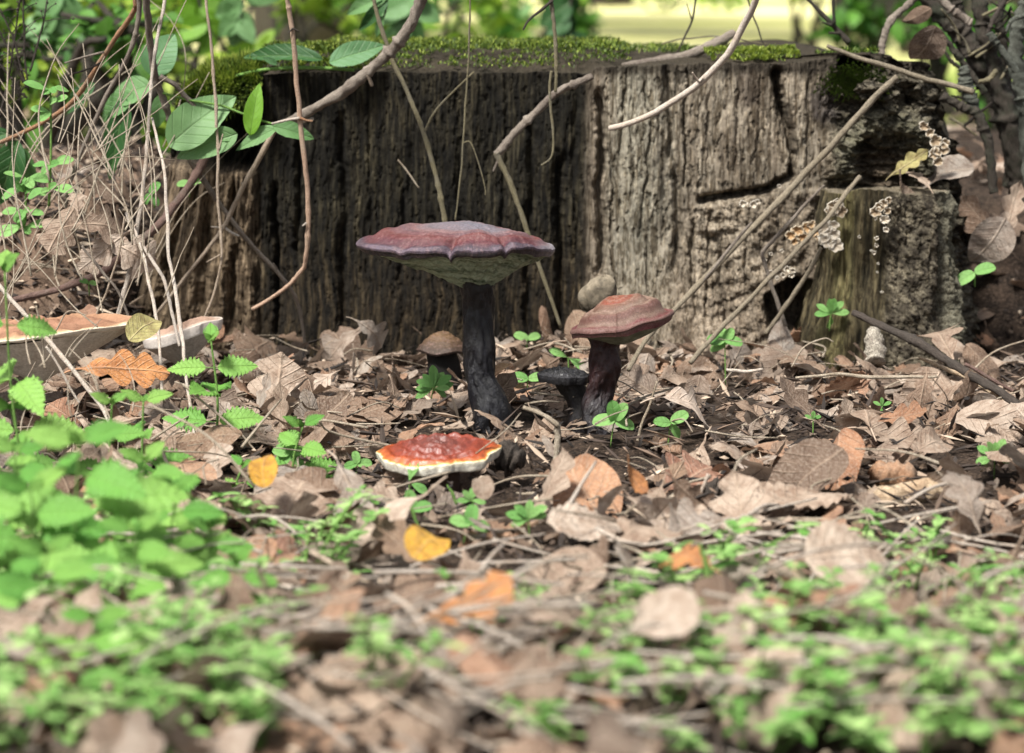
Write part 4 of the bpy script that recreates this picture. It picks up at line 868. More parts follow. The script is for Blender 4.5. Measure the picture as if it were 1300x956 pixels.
# black shrivelled one beside the small mushroom
c = P(716, 474, 1.60)
r = disc_fungus('black_mushroom', 'black shrivelled flat mushroom leaning against the smaller stem', c, .0175, .017, .0025, .0055,
    [(0, (.013, .013, .014)), (.7, (.02, .019, .021)), (1, (.03, .029, .033)), (1.3, (.012, .011, .012))], (.008, .007, .007), M['stemblack'], M['stemblack'], seed=19, wav=.2, ringf=26, ringa=.0006, lump=.0022, tilt=-.001)
V, F, uv = tube([(.012, 0, -.045), (.010, 0, -.022), (.004, 0, -.004)], [.0085, .0075, .011], 18, 14); obj('stem', mesh('stem', V, F, uv, np.broadcast_to([.012, .010, .010], (len(V), 3))), M['stemblack'], r)
# large pale bracket at the left edge
c = P(48, 418, 1.62)
r = disc_fungus('large_bracket', 'large bracket with rusty brown top and off white underside at the left edge', c, .072, .042, .0045, .0035,
    [(0, (.24, .12, .075)), (.4, (.32, .17, .105)), (.7, (.22, .11, .065)), (.9, (.34, .19, .11)), (.96, (.52, .36, .22)), (1.0, (.70, .60, .47)), (1.3, (.78, .73, .64))],
    (.74, .71, .64), M['crust'], M['poreplain'], seed=23, wav=.10, ringf=22, ringa=.0008, lump=.0075, tilt=.006, zc=-.036, und=0, NTH=220)
# second pale bracket further back
c = P(232, 416, 1.72)
r = disc_fungus('pale_bracket', 'narrow pale grey bracket rim against the left foot of the stump', c, .030, .020, .003, .0080,
    [(0, (.34, .22, .16)), (.8, (.36, .24, .18)), (.95, (.50, .41, .34)), (1.0, (.66, .58, .52)), (1.3, (.72, .67, .62))], (.5, .47, .42), M['crust'], M['poreplain'], seed=29, wav=.12, lump=.002, tilt=.0075, zc=-.02)

# crust brackets growing on the stump: clusters of small frilled lobes
def crust_cluster(label, spots, Y, cols, group='small crust fungi growing on the stump'):
    c0 = P(spots[0][0], spots[0][1], Y); root = empty('crust_fungus', c0, label, 'fungus', group)
    for i, (px_, py_, s_) in enumerate(spots):
        c = P(px_, py_, Y)-c0; r_ = s_*.85*Y/FPX; nth = 28; th = np.arange(nth)/nth*2*math.pi; rings = 7; rf = np.linspace(0, 1, rings)
        T, R_ = np.meshgrid(th, rf); sd_ = random.randrange(999)
        wobb = 1+.55*fbm(np.cos(T)*1.5+sd_, np.sin(T)*1.5, 5)*2+.10*np.sin(T*7+sd_)
        x = R_*np.cos(T)*r_*wobb; zz = R_*np.sin(T)*r_*wobb*.85; yy = -.0022*R_**1.5+.0007*np.sin(5*T+sd_)*R_
        V = np.stack([x, yy-.002, zz], -1); V2 = V.copy(); V2[..., 1] += .0022
        cc = lerpc(R_+.12*fbm(T*3, R_*4, sd_ % 50), [(0, cols[0]), (.6, cols[1]), (.85, cols[2]), (1, cols[3])])
        VV = np.vstack([V.reshape(-1, 3), V2[::-1].reshape(-1, 3)])+np.array(c)
        obj('lobe', mesh('lobe', VV, gridF(2*rings, nth, True), None, np.vstack([cc.reshape(-1, 3), cc[::-1].reshape(-1, 3)])), M['crust'], root)
WH = [(.16, .11, .065), (.26, .19, .12), (.32, .25, .17), (.70, .64, .54)]; WH2 = [(.36, .30, .23), (.44, .38, .30), (.48, .42, .34), (.72, .67, .58)]; OR = [(.24, .13, .06), (.34, .21, .10), (.36, .26, .16), (.58, .50, .38)]
crust_cluster('white rimmed brown crust fungi near the top of the side block', [(1111, 268, 8), (1121, 257, 7), (1127, 254, 5), (1116, 262, 7), (1126, 267, 6)], 1.862, WH)
crust_cluster('single round white fungus just below the brown cluster on the side block', [(1122, 279, 7), (1111, 277, 2.5)], 1.862, WH2)
crust_cluster('row of tiny white fungus dots down the side block', [(1124, 291, 4), (1112, 302, 3), (1090, 300, 2.5), (1112, 311, 3), (1109, 320, 3.5), (1106, 318, 2), (1114, 334, 2), (1119, 370, 2), (1113, 345, 1.5)], 1.858, WH2)
crust_cluster('frilled white edged fungus where the long stick meets the block', [(1060, 262, 11), (1068, 268, 9), (1054, 268, 8), (1063, 256, 7)], 1.872, WH)
crust_cluster('orange centred crust fungus spread left of the side block', [(1003, 298, 8), (1012, 292, 9), (1024, 288, 10), (1034, 294, 9), (1018, 301, 8), (1030, 284, 7), (1040, 300, 8), (1008, 306, 6)], 1.893, OR)
crust_cluster('pale crust fungus below the frilled one', [(1046, 290, 11), (1056, 296, 11), (1050, 306, 12), (1060, 311, 10), (1044, 302, 8), (1057, 286, 8)], 1.872, WH2)
crust_cluster('pair of small white discs under the cracked wood', [(943, 258, 6), (956, 259, 6), (961, 256, 4), (989, 236, 3)], 1.905, WH2)
crust_cluster('grey white dots on the rotten wood above the hole', [(999, 341, 5), (994, 349, 4), (1004, 349, 4), (978, 345, 4), (986, 352, 3), (1006, 343, 4), (970, 330, 3), (992, 318, 2.5), (978, 322, 2.5)], 1.89, WH2)
crust_cluster('curled beige crust fungus at the right shoulder of the stump', [(1172, 160, 8), (1180, 168, 7), (1187, 178, 10), (1194, 190, 11), (1186, 195, 9), (1199, 182, 8), (1190, 205, 8)], 1.90, WH)
# speckled chunk of dead wood
def chunk(name, label, pts, Y, rad, mat, cat='wood', sides=20, bump=.35, seed=0):
    p = [P(a_, b_, y_) for (a_, b_), y_ in zip(pts, Y)]; c0 = p[0]; V, F, uv = tube([tuple(q-c0) for q in p], [r_*1.7/FPX for r_ in rad], sides, 40, bump, seed=seed)
    V = V+.0018*(fbm(V[:, 0]*300, V[:, 2]*300, seed)*2)[:, None]*np.array([.5, -1, .5])
    o = obj(name, mesh(name, V, F, uv), M[mat], None, c0); return tag(o, label, cat)
M['speck'] = bark_mat('speckled_wood', (.05, .04, .035), (.66, .60, .50), (.12, .09, .07), sc=9, su=2)
chunk('wood_chunk', 'white speckled stub of dead wood below the side block', [(1112, 460), (1110, 440), (1108, 418)], (1.79, 1.80, 1.81), (13, 13, 8), 'speck', seed=3)
chunk('root_piece', 'thick cream coloured root piece lying at the right', [(1105, 632), (1140, 630), (1180, 622), (1216, 610)], (1.37, 1.375, 1.38, 1.385), (10, 13, 12, 8), 't_palewood', seed=4, bump=.2)
chunk('root_piece', 'short knobbly tan root lump above the cream root piece', [(1108, 600), (1130, 603), (1160, 606)], (1.42, 1.41, 1.40), (8, 16, 11), 't_orange', seed=5, bump=.4)
chunk('soil_clod', 'black earth clod right of the red bracket', [(632, 578), (645, 580), (662, 584)], (1.44, 1.435, 1.43), (9, 18, 9), 't_dark', 'clod', seed=6, bump=.4)
chunk('soil_clod', 'small black earth clod in the litter at right', [(895, 622), (910, 624), (926, 625)], (1.36, 1.36, 1.36), (7, 14, 7), 't_dark', 'clod', seed=7, bump=.4)

# ------------------------------------------------------------------ sticks and stems, traced one by one
def stick(name, label, pts, Y, rad, mat, cat='stem', group=None, sides=8, bump=.2, wob=.0016, seed=None, knots=0, twigs=(), n=None):
    seed = seed if seed is not None else random.randrange(200)
    Ys = [Y]*len(pts) if isinstance(Y, (int, float)) else Y
    if name == 'foreground_twig': Ys = [GH(a_, b_+26).y for a_, b_ in pts]; Ys = list((np.array(Ys)+np.mean(Ys))/2)
    if len(Ys) != len(pts): Ys = list(np.interp(np.linspace(0, 1, len(pts)), np.linspace(0, 1, len(Ys)), Ys))
    p = [P(a_, b_, y_) for (a_, b_), y_ in zip(pts, Ys)]; c0 = p[-1]
    V, F, uv = tube([tuple(q-c0) for q in p], [r_*np.mean(Ys)/FPX for r_ in rad], sides, n or max(12, 12*(len(pts)-1)), bump, wob, seed, knots)
    if twigs:
        root = empty(name, c0, label, cat, group); obj('main_stem', mesh('main_stem', V, F, uv), M[mat], root)
        for tp, tr, tm in twigs:
            q = [P(a_, b_, Ys[0] if len(tp[0]) < 3 else 0) for (a_, b_) in tp]; q = [P(a_, b_, float(np.interp(b_, sorted([pp[1] for pp in pts]), [y for _, y in sorted(zip([pp[1] for pp in pts], Ys))]))-.003) for (a_, b_) in tp]
            V, F, uv = tube([tuple(k-c0) for k in q], [r_*np.mean(Ys)/FPX for r_ in tr], 6, None, bump, 0, seed+3); obj('side_twig', mesh('side_twig', V, F, uv), M[tm or mat], root)
        return root
    o = obj(name, mesh(name, V, F, uv), M[mat], None, c0); return tag(o, label, cat, group)
ST = stick
ST('dead_stem', 'orange brown arching stem from the top edge to the left edge', [(176, 2), (160, 30), (138, 62), (115, 98), (93, 128), (60, 152), (21, 172), (-20, 190)], (1.74, 1.82), (3.4, 3.4, 3.0, 2.4), 't_orange', twigs=[([(132, 66), (108, 72), (82, 80)], (1.6, 1), 't_grey'), ([(128, 80), (105, 90), (80, 97)], (1.5, .8), 't_dark'), ([(172, 10), (170, -15)], (2.5, 2.5), None)])
ST('dead_stem', 'smooth grey stem bending down left beside the orange one', [(176, -10), (176, 20), (170, 50), (155, 85), (138, 117), (115, 165), (95, 215), (85, 255), (84, 285), (92, 312)], (1.72, 1.76), (3.2, 3.0, 2.8, 2.2, 1.4), 't_grey', knots=3)
ST('woody_stem', 'rough grey woody stem crossing diagonally over the left shoulder of the stump', [(186, -10), (187, 20), (190, 52), (196, 90), (207, 124), (220, 162), (238, 197), (258, 229), (276, 255), (304, 293), (330, 322), (360, 355), (378, 385), (388, 440)], (1.76, 1.90), (4.6, 4.4, 4, 3.4, 2.6, 2), 't_grey', sides=10, knots=6, wob=.001, twigs=[([(203, 97), (222, 108), (235, 122), (248, 136)], (3.6, 3, 4.2), 't_grey'), ([(256, 218), (258, 230)], (1.2, .8), None), ([(352, 342), (347, 334)], (1.4, 1), None)])
ST('pink_stem', 'smooth pinkish stem hanging straight down and hooking left in front of the stump', [(364, -8), (367, 15), (373, 52), (377, 100), (381, 148), (387, 200), (390, 241), (391, 290), (389, 322), (385, 338), (374, 354), (352, 373), (320, 393)], (1.76, 1.80), (3.0, 3.1, 3.2, 3.0, 2.7, 2.3), 't_pink', knots=4, sides=10, twigs=[([(372, 36), (366, 42)], (1.2, .8), 't_dark'), ([(372, 36), (380, 40)], (1.2, .8), 't_dark'), ([(380, 150), (367, 152), (345, 157)], (1.8, 1.5), 't_white'), ([(381, 150), (390, 153), (397, 154)], (1.8, 1.4), 't_orange'), ([(389, 283), (384, 287)], (1.3, 1), 't_white')])
ST('thin_stem', 'thin speckled stem falling straight in front of the left shoulder', [(261, -8), (264, 25), (269, 69), (273, 120), (276, 166), (277, 205), (276, 241), (280, 290), (281, 330), (272, 370), (258, 408)], (1.80, 1.78), (1.6, 1.8, 2, 1.8, 1.4), 't_beige', knots=6, twigs=[([(278, 190), (283, 170)], (1, .7), None), ([(280, 323), (262, 333)], (1.0, .7), None)])
ST('thick_branch', 'thick furrowed grey branch sloping from the top edge to the left', [(540, -14), (534, 2), (524, 25), (509, 48), (490, 70), (465, 93), (447, 108), (430, 120), (405, 134), (386, 145), (366, 155), (350, 163)], (1.80, 1.84), (7.5, 7, 7, 6.5, 7.5, 6, 6, 5), 't_grey', sides=14, bump=.22, knots=5, n=120, twigs=[([(350, 163), (343, 175), (325, 208), (310, 235), (296, 264), (283, 290), (262, 318), (240, 346), (215, 378), (195, 402)], (3.6, 3.4, 3, 2.4, 1.8), 't_beige'), ([(314, 231), (306, 233)], (1.6, 1.1), None), ([(466, 95), (470, 103), (472, 109)], (2.6, 2), 't_beige'), ([(354, 160), (372, 157), (398, 151)], (2.2, 2.2), 't_white'), ([(286, 290), (295, 296), (304, 300)], (2, 1.4), 't_white'), ([(286, 289), (268, 288)], (1.5, 1), 't_white')])
ST('purple_branch', 'smooth purple brown branch curving down left over the bank', [(270, 178), (258, 205), (243, 232), (221, 262), (198, 288), (172, 310), (145, 333), (121, 350), (85, 364), (45, 375), (10, 382)], (1.84, 1.76), (6, 5.5, 5, 5, 4.6, 3.6), 't_purple', sides=10)
ST('bleached_stem', 'bleached stem standing upright left of the stump', [(210, -6), (203, 30), (197, 60), (193, 103), (190, 150), (186, 207), (180, 255), (172, 310), (162, 355), (148, 405)], (1.78, 1.72), (2.4, 2.2, 2.2, 3.0, 3.2), 't_white', knots=4)
ST('bleached_stem', 'bleached stem running from the left shoulder down into the litter', [(193, 150), (199, 175), (207, 207), (212, 260), (214, 328), (220, 355), (226, 400), (234, 450), (240, 510), (247, 552)], (1.76, 1.52), (1.6, 2.2, 2.4, 2.4, 1.6), 't_white', knots=4)
ST('bleached_stem', 'pale stem curving beside the long bleached one', [(160, 270), (172, 300), (186, 318), (205, 350), (214, 378), (222, 410), (228, 440)], (1.75, 1.66), (1.6, 2.2, 2.2, 1.8), 't_white')
ST('bleached_stem', 'thin mauve pale stem crossing the second bracket', [(170, 286), (180, 320), (187, 352), (196, 390), (202, 440), (206, 500)], (1.74, 1.60), (2, 2.2, 1.8), 't_bone')
ST('dead_stem', 'brown stem leaning across in front of the dark wood', [(473, -6), (480, 25), (492, 59), (505, 92), (520, 124), (534, 155), (545, 190), (556, 235), (566, 285)], 1.85, (2.2, 2.8, 3, 3, 3.2, 3.4), 't_olive', knots=4, twigs=[([(540, 166), (550, 145), (564, 128), (584, 108), (602, 91)], (1.7, 1.4, 1.2), None)])
ST('grass_stalk', 'hair thin straight stalk above the big cap', [(597, -4), (596, 40), (592, 104), (590, 150), (587, 190), (583, 235), (578, 280)], 1.82, (1.2, 1.2, 1), 't_olive', twigs=[([(588, 181), (598, 182), (610, 215), (616, 240), (616, 248)], (.9, .8, .7), None)])
ST('grass_stalk', 'short fine splinter on the dark wood', [(505, 203), (518, 220), (532, 239)], 1.90, (1, 1.2, .8), 't_straw')
ST('knobbly_twig', 'knobbly hanging twig with side buds above the stump centre', [(699, -6), (702, 20), (705, 52), (706, 85), (705, 117)], 1.82, (2.6, 2.4, 2.2, 1.8), 't_olive', knots=7, bump=.25, twigs=[([(702, 0), (688, 12), (672, 25), (664, 38)], (2, 1.6, 1), 't_dark'), ([(700, 90), (698, 110), (699, 135), (702, 165), (702, 192), (697, 203), (687, 210)], (1.8, 1.6, 1.4, 1), None)])
ST('bent_branch', 'grey green branch bent sharply in front of the dark wood', [(752, 96), (730, 107), (702, 122), (676, 146), (654, 168), (640, 185), (629, 197)], 1.86, (4.6, 4.8, 4.8, 5, 5.5), 't_grey', sides=10, knots=3, twigs=[([(630, 194), (634, 204), (643, 222), (651, 241), (660, 266), (668, 290), (679, 322), (692, 358), (712, 416)], (4.5, 4, 3.6, 3.2, 2.8, 2.2), 't_olive'), ([(632, 205), (626, 218)], (2, 1.2), None), ([(706, 119), (722, 108)], (3, 2), None)])
ST('bone_stick', 'smooth bone coloured stick curving down from the top right', [(963, -10), (955, 12), (943, 35), (924, 68), (901, 93), (880, 112), (860, 126), (835, 141), (805, 155), (774, 163)], (1.70, 1.78), (4.2, 4.4, 4.4, 4, 3.6), 't_bone', sides=12, bump=.05, twigs=[([(887, 104), (882, 97), (879, 92)], (1.6, 1), None), ([(888, 105), (893, 98)], (1.4, .8), None)])
ST('long_stick', 'long straw grey stick leaning across the right half of the stump', [(1139, 97), (1104, 131), (1067, 172), (1020, 222), (974, 269), (930, 316), (890, 358), (850, 400), (820, 432), (798, 470)], (1.84, 1.84, 1.80, 1.72), (4, 4.2, 4, 3.4, 2.8), 't_old', sides=9, bump=.2)
ST('split_stick', 'thinner dark stick lying beside the long straw grey one', [(955, 282), (930, 310), (905, 342), (880, 372)], 1.80, (1.6, 2.4, 1.6), 't_grey')
ST('bent_stick', 'grey stick bent like an elbow in front of the stump hole', [(1046, 235), (1020, 262), (991, 293), (967, 322)], 1.84, (1.2, 2.2, 2.6, 2.6), 't_grey', twigs=[([(967, 322), (976, 352), (987, 384), (997, 414)], (2.2, 2.8, 2.8), None)])
ST('straight_stick', 'straight fibrous stick running down past the hole to the litter', [(1092, 224), (1068, 254), (1043, 285), (1008, 322), (974, 356), (940, 392), (905, 428), (876, 461)], (1.85, 1.76), (3.2, 3, 3.2, 3), 't_old', bump=.2)
ST('straight_stick', 'short stick leaning over the dark hole', [(1043, 314), (1028, 342), (1006, 376), (988, 402), (972, 424)], 1.83, (2.4, 3, 3, 2.4), 't_old', bump=.2)
ST('dark_stick', 'dark wet stick sloping down to the right edge', [(1084, 397), (1120, 414), (1160, 432), (1198, 455), (1233, 476), (1268, 498), (1310, 528)], (1.76, 1.62), (4.8, 5.4, 5.2, 5.6), 't_dark', sides=12, knots=4)
ST('split_stick', 'pale split stick under the dark wet one', [(1167, 454), (1200, 468), (1240, 486), (1275, 510), (1296, 532), (1304, 552)], (1.72, 1.62), (2, 3.4, 3.6, 3), 't_palewood', bump=.25)
ST('split_stick', 'reddish thin stick right of the dark wet one', [(1225, 462), (1262, 482), (1304, 506)], 1.68, (2.5, 2.5, 2), 't_purple')
ST('top_stick', 'grey broken stick lying on top of the stump', [(790, 83), (825, 79), (862, 73), (900, 60), (932, 42)], (1.95, 1.99), (3, 5, 6, 6.5, 6), 't_grey', sides=10, bump=.25)
ST('cross_stick', 'flat olive stick running from the stump top into the shrub', [(1050, 58), (1080, 70), (1122, 83), (1160, 95), (1200, 107), (1236, 117)], (1.90, 1.88), (2.4, 3.4, 3.2, 3.8), 't_old', bump=.2)
ST('small_branch', 'small forked twig leaning down onto the stump top', [(1020, -6), (1040, 14), (1060, 34), (1078, 54)], 1.98, (2, 3, 3.2, 4), 't_shrub', twigs=[([(1059, 30), (1058, 12), (1057, -4)], (2.6, 2, 2), None), ([(1056, 32), (1044, 28)], (2, 1.2), None), ([(1066, 42), (1052, 42)], (2, 1.4), None)])
ST('thin_stem', 'thin dark wavy stem above the right of the stump', [(948, -6), (956, 20), (963, 38), (969, 55)], 2.0, (1.1, 1.1, .9), 't_dark')
ST('thin_stem', 'thin dark stem left of the bone stick', [(884, -6), (878, 25), (868, 50), (860, 66)], 2.0, (1.2, 1.4, .9), 't_dark', twigs=[([(878, 25), (872, 5)], (1, .7), None)])
ST('grass_stalk', 'faint grass stalk lying along the stump top', [(840, 56), (870, 49), (915, 47), (975, 56)], 2.02, (1, 1, .8), 't_olive')
ST('upright_twig', 'rough upright twig stuck in the litter below the small mushroom', [(708, 540), (707, 560), (704, 590), (700, 614)], 1.46, (4, 4, 3.6, 3), 't_straw', bump=.3, knots=3, twigs=[([(709, 541), (690, 527), (664, 517)], (3.5, 3.5, 2.5), 't_straw')])
ST('straw', 'thin straw leaning up right of the small stem', [(807, 568), (815, 540), (824, 515), (834, 484)], 1.56, (2, 1.8, 1.4), 't_straw')
ST('straw', 'upright pale straw in the right litter', [(882, 662), (888, 630), (899, 602)], 1.32, (2.6, 2.4, 2), 't_bone')
ST('straw', 'long flat straw lying across the lower right litter', [(820, 672), (880, 664), (960, 662), (1040, 660), (1108, 655)], 1.27, (2, 3.6, 3, 2), 't_straw')
ST('straw', 'leaning straw in front of the pale right leaf', [(1128, 748), (1150, 722), (1170, 698)], 1.22, (2.4, 2.2, 1.6), 't_bone')
ST('straw', 'thick broken straw pointing at the lower right corner', [(1170, 700), (1190, 728), (1212, 760), (1214, 780)], 1.20, (5, 4.6, 3.2, 1), 't_palewood')
ST('straw', 'straw lying level at the lower right edge', [(1215, 738), (1250, 746), (1288, 753)], 1.18, (3, 2.8, 2.4), 't_bone')
ST('straw', 'curved pale straw under the side block', [(1005, 466), (1020, 440), (1045, 430), (1058, 434)], 1.76, (1.2, 1, .8), 't_straw')
ST('straw', 'long bowed straw lying below the side block', [(1010, 480), (1060, 476), (1120, 480), (1190, 478)], 1.68, (1.6, 2.2, 2.6, 1.8), 't_straw')
ST('straw', 'short bleached straw left of the stump hole', [(922, 470), (945, 472), (968, 469)], 1.70, (2.2, 2.4, 1.6), 't_bone')
ST('straw', 'white straw crossing the large left bracket', [(-8, 354), (30, 398), (69, 442), (98, 478), (126, 512), (140, 540)], (1.50, 1.46), (3, 3, 2.8, 2), 't_bone')
ST('straw', 'second white straw below the large left bracket', [(58, 440), (76, 470), (90, 496), (101, 512)], 1.47, (1.6, 1.6, 1.4), 't_bone')
ST('straw', 'fine straw dropping across the large left bracket', [(46, 388), (52, 420), (56, 465)], 1.50, (1.3, 1.3, 1), 't_straw')
ST('straw', 'straw slanting up from the bottom of the large bracket', [(60, 440), (74, 415), (88, 395), (110, 400)], 1.53, (1, 1, .8), 't_beige')
ST('straw', 'thin pale stem behind the left brackets', [(158, 275), (150, 320), (134, 372), (120, 405)], 1.70, (1.2, 1.5, 1.4), 't_beige')
ST('straw', 'dark grey stem crossing behind the brackets', [(104, 312), (130, 345), (150, 370), (170, 418)], 1.70, (1.8, 1.8, 1.5), 't_grey')
ST('straw', 'straw bent over the litter left of the red bracket', [(232, 488), (280, 530), (310, 558), (350, 605)], 1.48, (1.5, 1.7, 1.2), 't_straw')
ST('straw', 'straw pointing at the yellow leaf', [(296, 660), (306, 625), (316, 600)], 1.36, (1.4, 1.2, 1), 't_straw')
ST('straw', 'curved grey straw between nettle and litter', [(205, 570), (220, 606), (236, 640)], 1.38, (2.4, 2.2, 1.6), 't_grey')
ST('foreground_twig', 'long blurred grey twig across the lower left foreground', [(-30, 802), (60, 792), (140, 782), (200, 768), (260, 762), (330, 764), (440, 752)], (1.02, 1.04), (5, 5.5, 6, 5, 7, 4), 't_grey', bump=.25)
ST('foreground_twig', 'blurred beige twig sloping down through the lower left nettles', [(115, 650), (160, 684), (210, 712), (262, 748)], 1.06, (4, 4, 5, 5), 't_beige')
ST('foreground_twig', 'second blurred twig meeting the beige one', [(148, 628), (190, 680), (262, 745)], 1.08, (2.5, 3, 4), 't_beige')
ST('foreground_twig', 'blurred pale twig at the bottom left', [(10, 806), (70, 840), (150, 868), (230, 900)], 1.0, (4, 5, 4), 't_bone')
ST('foreground_twig', 'long blurred pinkish twig in the foreground centre', [(300, 745), (420, 758), (520, 756), (640, 768), (760, 790)], (1.10, 1.06), (4, 6, 7, 6, 4), 't_bone')
ST('foreground_twig', 'blurred twig slanting over the centre foreground', [(395, 700), (470, 742), (560, 760), (690, 786)], 1.10, (3.5, 4.5, 5, 4), 't_beige')
ST('foreground_twig', 'blurred straw twig lying below the orange leaf', [(540, 728), (600, 745), (690, 765), (800, 778)], 1.15, (4, 4.5, 4, 3), 't_straw')
ST('foreground_twig', 'blurred brown twig near the bottom centre', [(530, 860), (600, 832), (660, 818), (700, 800)], .99, (5, 6, 5, 4), 't_orange')
ST('foreground_twig', 'blurred upright twig at the lower right', [(1010, 715), (1014, 760), (1020, 820)], 1.10, (5, 5, 4), 't_palewood')
ST('foreground_twig', 'blurred twig crossing right of the pale leaf', [(985, 790), (1030, 770), (1080, 760), (1120, 742)], 1.12, (3, 3, 2.4), 't_beige')

# dry tangle at the left that nobody could count
mb = MB()
for k in range(95):
    x0 = random.uniform(-10, 215); y0 = random.uniform(180, 420) if random.random() < .7 else random.uniform(420, 640); Y_ = random.uniform(1.52, 1.9) if y0 < 420 else random.uniform(1.35, 1.5)
    a_ = random.gauss(-1.45, .45); L = random.uniform(60, 260) if y0 < 420 else random.uniform(30, 90); cv = random.gauss(0, .8)
    pts = []; x_, yy_ = x0, y0
    for j in range(6): pts.append(tuple(P(x_, yy_, Y_+.01*j))); x_ += math.cos(a_)*L/5; yy_ += math.sin(a_)*L/5; a_ += cv/6+random.gauss(0, .07)
    V, F, uv = tube(pts, [random.uniform(.8, 1.6)*Y_/FPX, .5*Y_/FPX], 5, 18, .1, seed=k); mb.add(V, F, uv)
for k in range(330):       # straws lying in the litter
    px_ = random.uniform(-20, 1320); py_ = random.uniform(440, 940); p = GH(px_, py_)
    if inside_stump(p.x, p.y+.02) or (470 < px_ < 650 and 530 < py_ < 600): continue
    a_ = random.uniform(0, 6.28); L = random.uniform(.015, .07); el = random.gauss(0, .25); d_ = Vector((math.cos(a_), math.sin(a_), el))*L
    q = Vector((p.x, p.y, p.z+random.uniform(.012, .026))); m_ = q+d_*.5+Vector((random.gauss(0, .1), random.gauss(0, .1), random.gauss(.05, .05)))*L
    r_ = random.uniform(.0004, .0011)
    V, F, uv = tube([tuple(q), tuple(m_), tuple(q+d_)], [r_, r_*.6], 5, 10, .2, seed=k); mb.add(V, F, uv)
mb2 = MB()
for k in range(190):
    px_ = random.uniform(-20, 1320); py_ = random.uniform(700, 980); p = GH(px_, py_); a_ = random.gauss(0, .6); L = random.uniform(.02, .09); d_ = Vector((math.cos(a_), math.sin(a_), random.gauss(0, .15)))*L
    q = Vector((p.x, p.y, p.z+random.uniform(.012, .034))); r_ = random.uniform(.0005, .0014)
    V, F, uv = tube([tuple(q), tuple(q+d_*.5+Vector((0, 0, random.gauss(.002, .003)))), tuple(q+d_)], [r_, r_*.6], 5, 10, .2, seed=k); mb2.add(V, F, uv)
tag(mb2.build('foreground_straw', M['t_bone'], kind='stuff'), 'blurred pale straw strewn over the near litter', 'straw')
tag(mb.build('dry_grass', M['t_straw'], kind='stuff'), 'tangle of dry straw and grass stalks', 'dry grass')
# dark dried umbels with seed dots at the far left
ds = [([(0, 10), (14, 40), (24, 80), (34, 110)], 1), ([(-5, 30), (10, 60), (22, 85), (30, 105)], 1), ([(29, -5), (30, 30), (31, 60), (36, 115)], 1), ([(-6, 72), (8, 92), (24, 115), (34, 124)], 1), ([(60, 0), (54, 30), (46, 62), (38, 90)], 1), ([(0, 116), (12, 140), (22, 165), (36, 220)], 1), ([(26, -5), (20, 40), (14, 80), (0, 150)], 1)]
for i, (pts, r_) in enumerate(ds):
    lab = ['leftmost dark dried stalk with black seed heads at the top', 'second dark dried stalk crossing the first at far left', 'upright dark dried stalk near the left corner', 'low dark stalk bending right below the seed heads', 'dark stalk leaning left under the corner foliage', 'dark stalk going down past the big left leaf', 'pale dark stalk slanting to the left edge'][i]
    p = [P(a_, b_, 1.9) for a_, b_ in pts]; c0 = p[-1]; root = empty('dried_stalk', c0, lab, 'dry plant', 'dried seed stalks at the far left')
    V, F, uv = tube([tuple(q-c0) for q in p], [1.0*1.9/FPX, 1.5*1.9/FPX], 6, 24, .2, .002, i); obj('stalk', mesh('stalk', V, F, uv), M['t_dark'], root)
    m2 = MB()
    for k in range(12):
        t = random.random(); j = min(2, int(t*3)); b = p[j].lerp(p[j+1], t*3-j)-c0; e = b+Vector((random.gauss(0, .007), random.gauss(0, .006), random.gauss(.004, .006)))
        V, F, uv = tube([tuple(b), tuple((b+e)/2+Vector((0, 0, .001))), tuple(e)], [.0004, .0003], 4, 6); m2.add(V, F, uv)
        a_ = np.arange(6)/6*6.283; rr = .0011*random.uniform(.6, 1.2)
        V = np.vstack([[[0, 0, rr]], np.stack([np.cos(a_)*rr, np.sin(a_)*rr, 0*a_], -1), [[0, 0, -rr]]])+np.array(e)
        F = [[0, 1+q, 1+(q+1) % 6, 1+(q+1) % 6] for q in range(6)]+[[7, 1+(q+1) % 6, 1+q, 1+q] for q in range(6)]; m2.add(V, F)
    m2.build('seed_heads', M['t_dark'], root, kind='stuff')

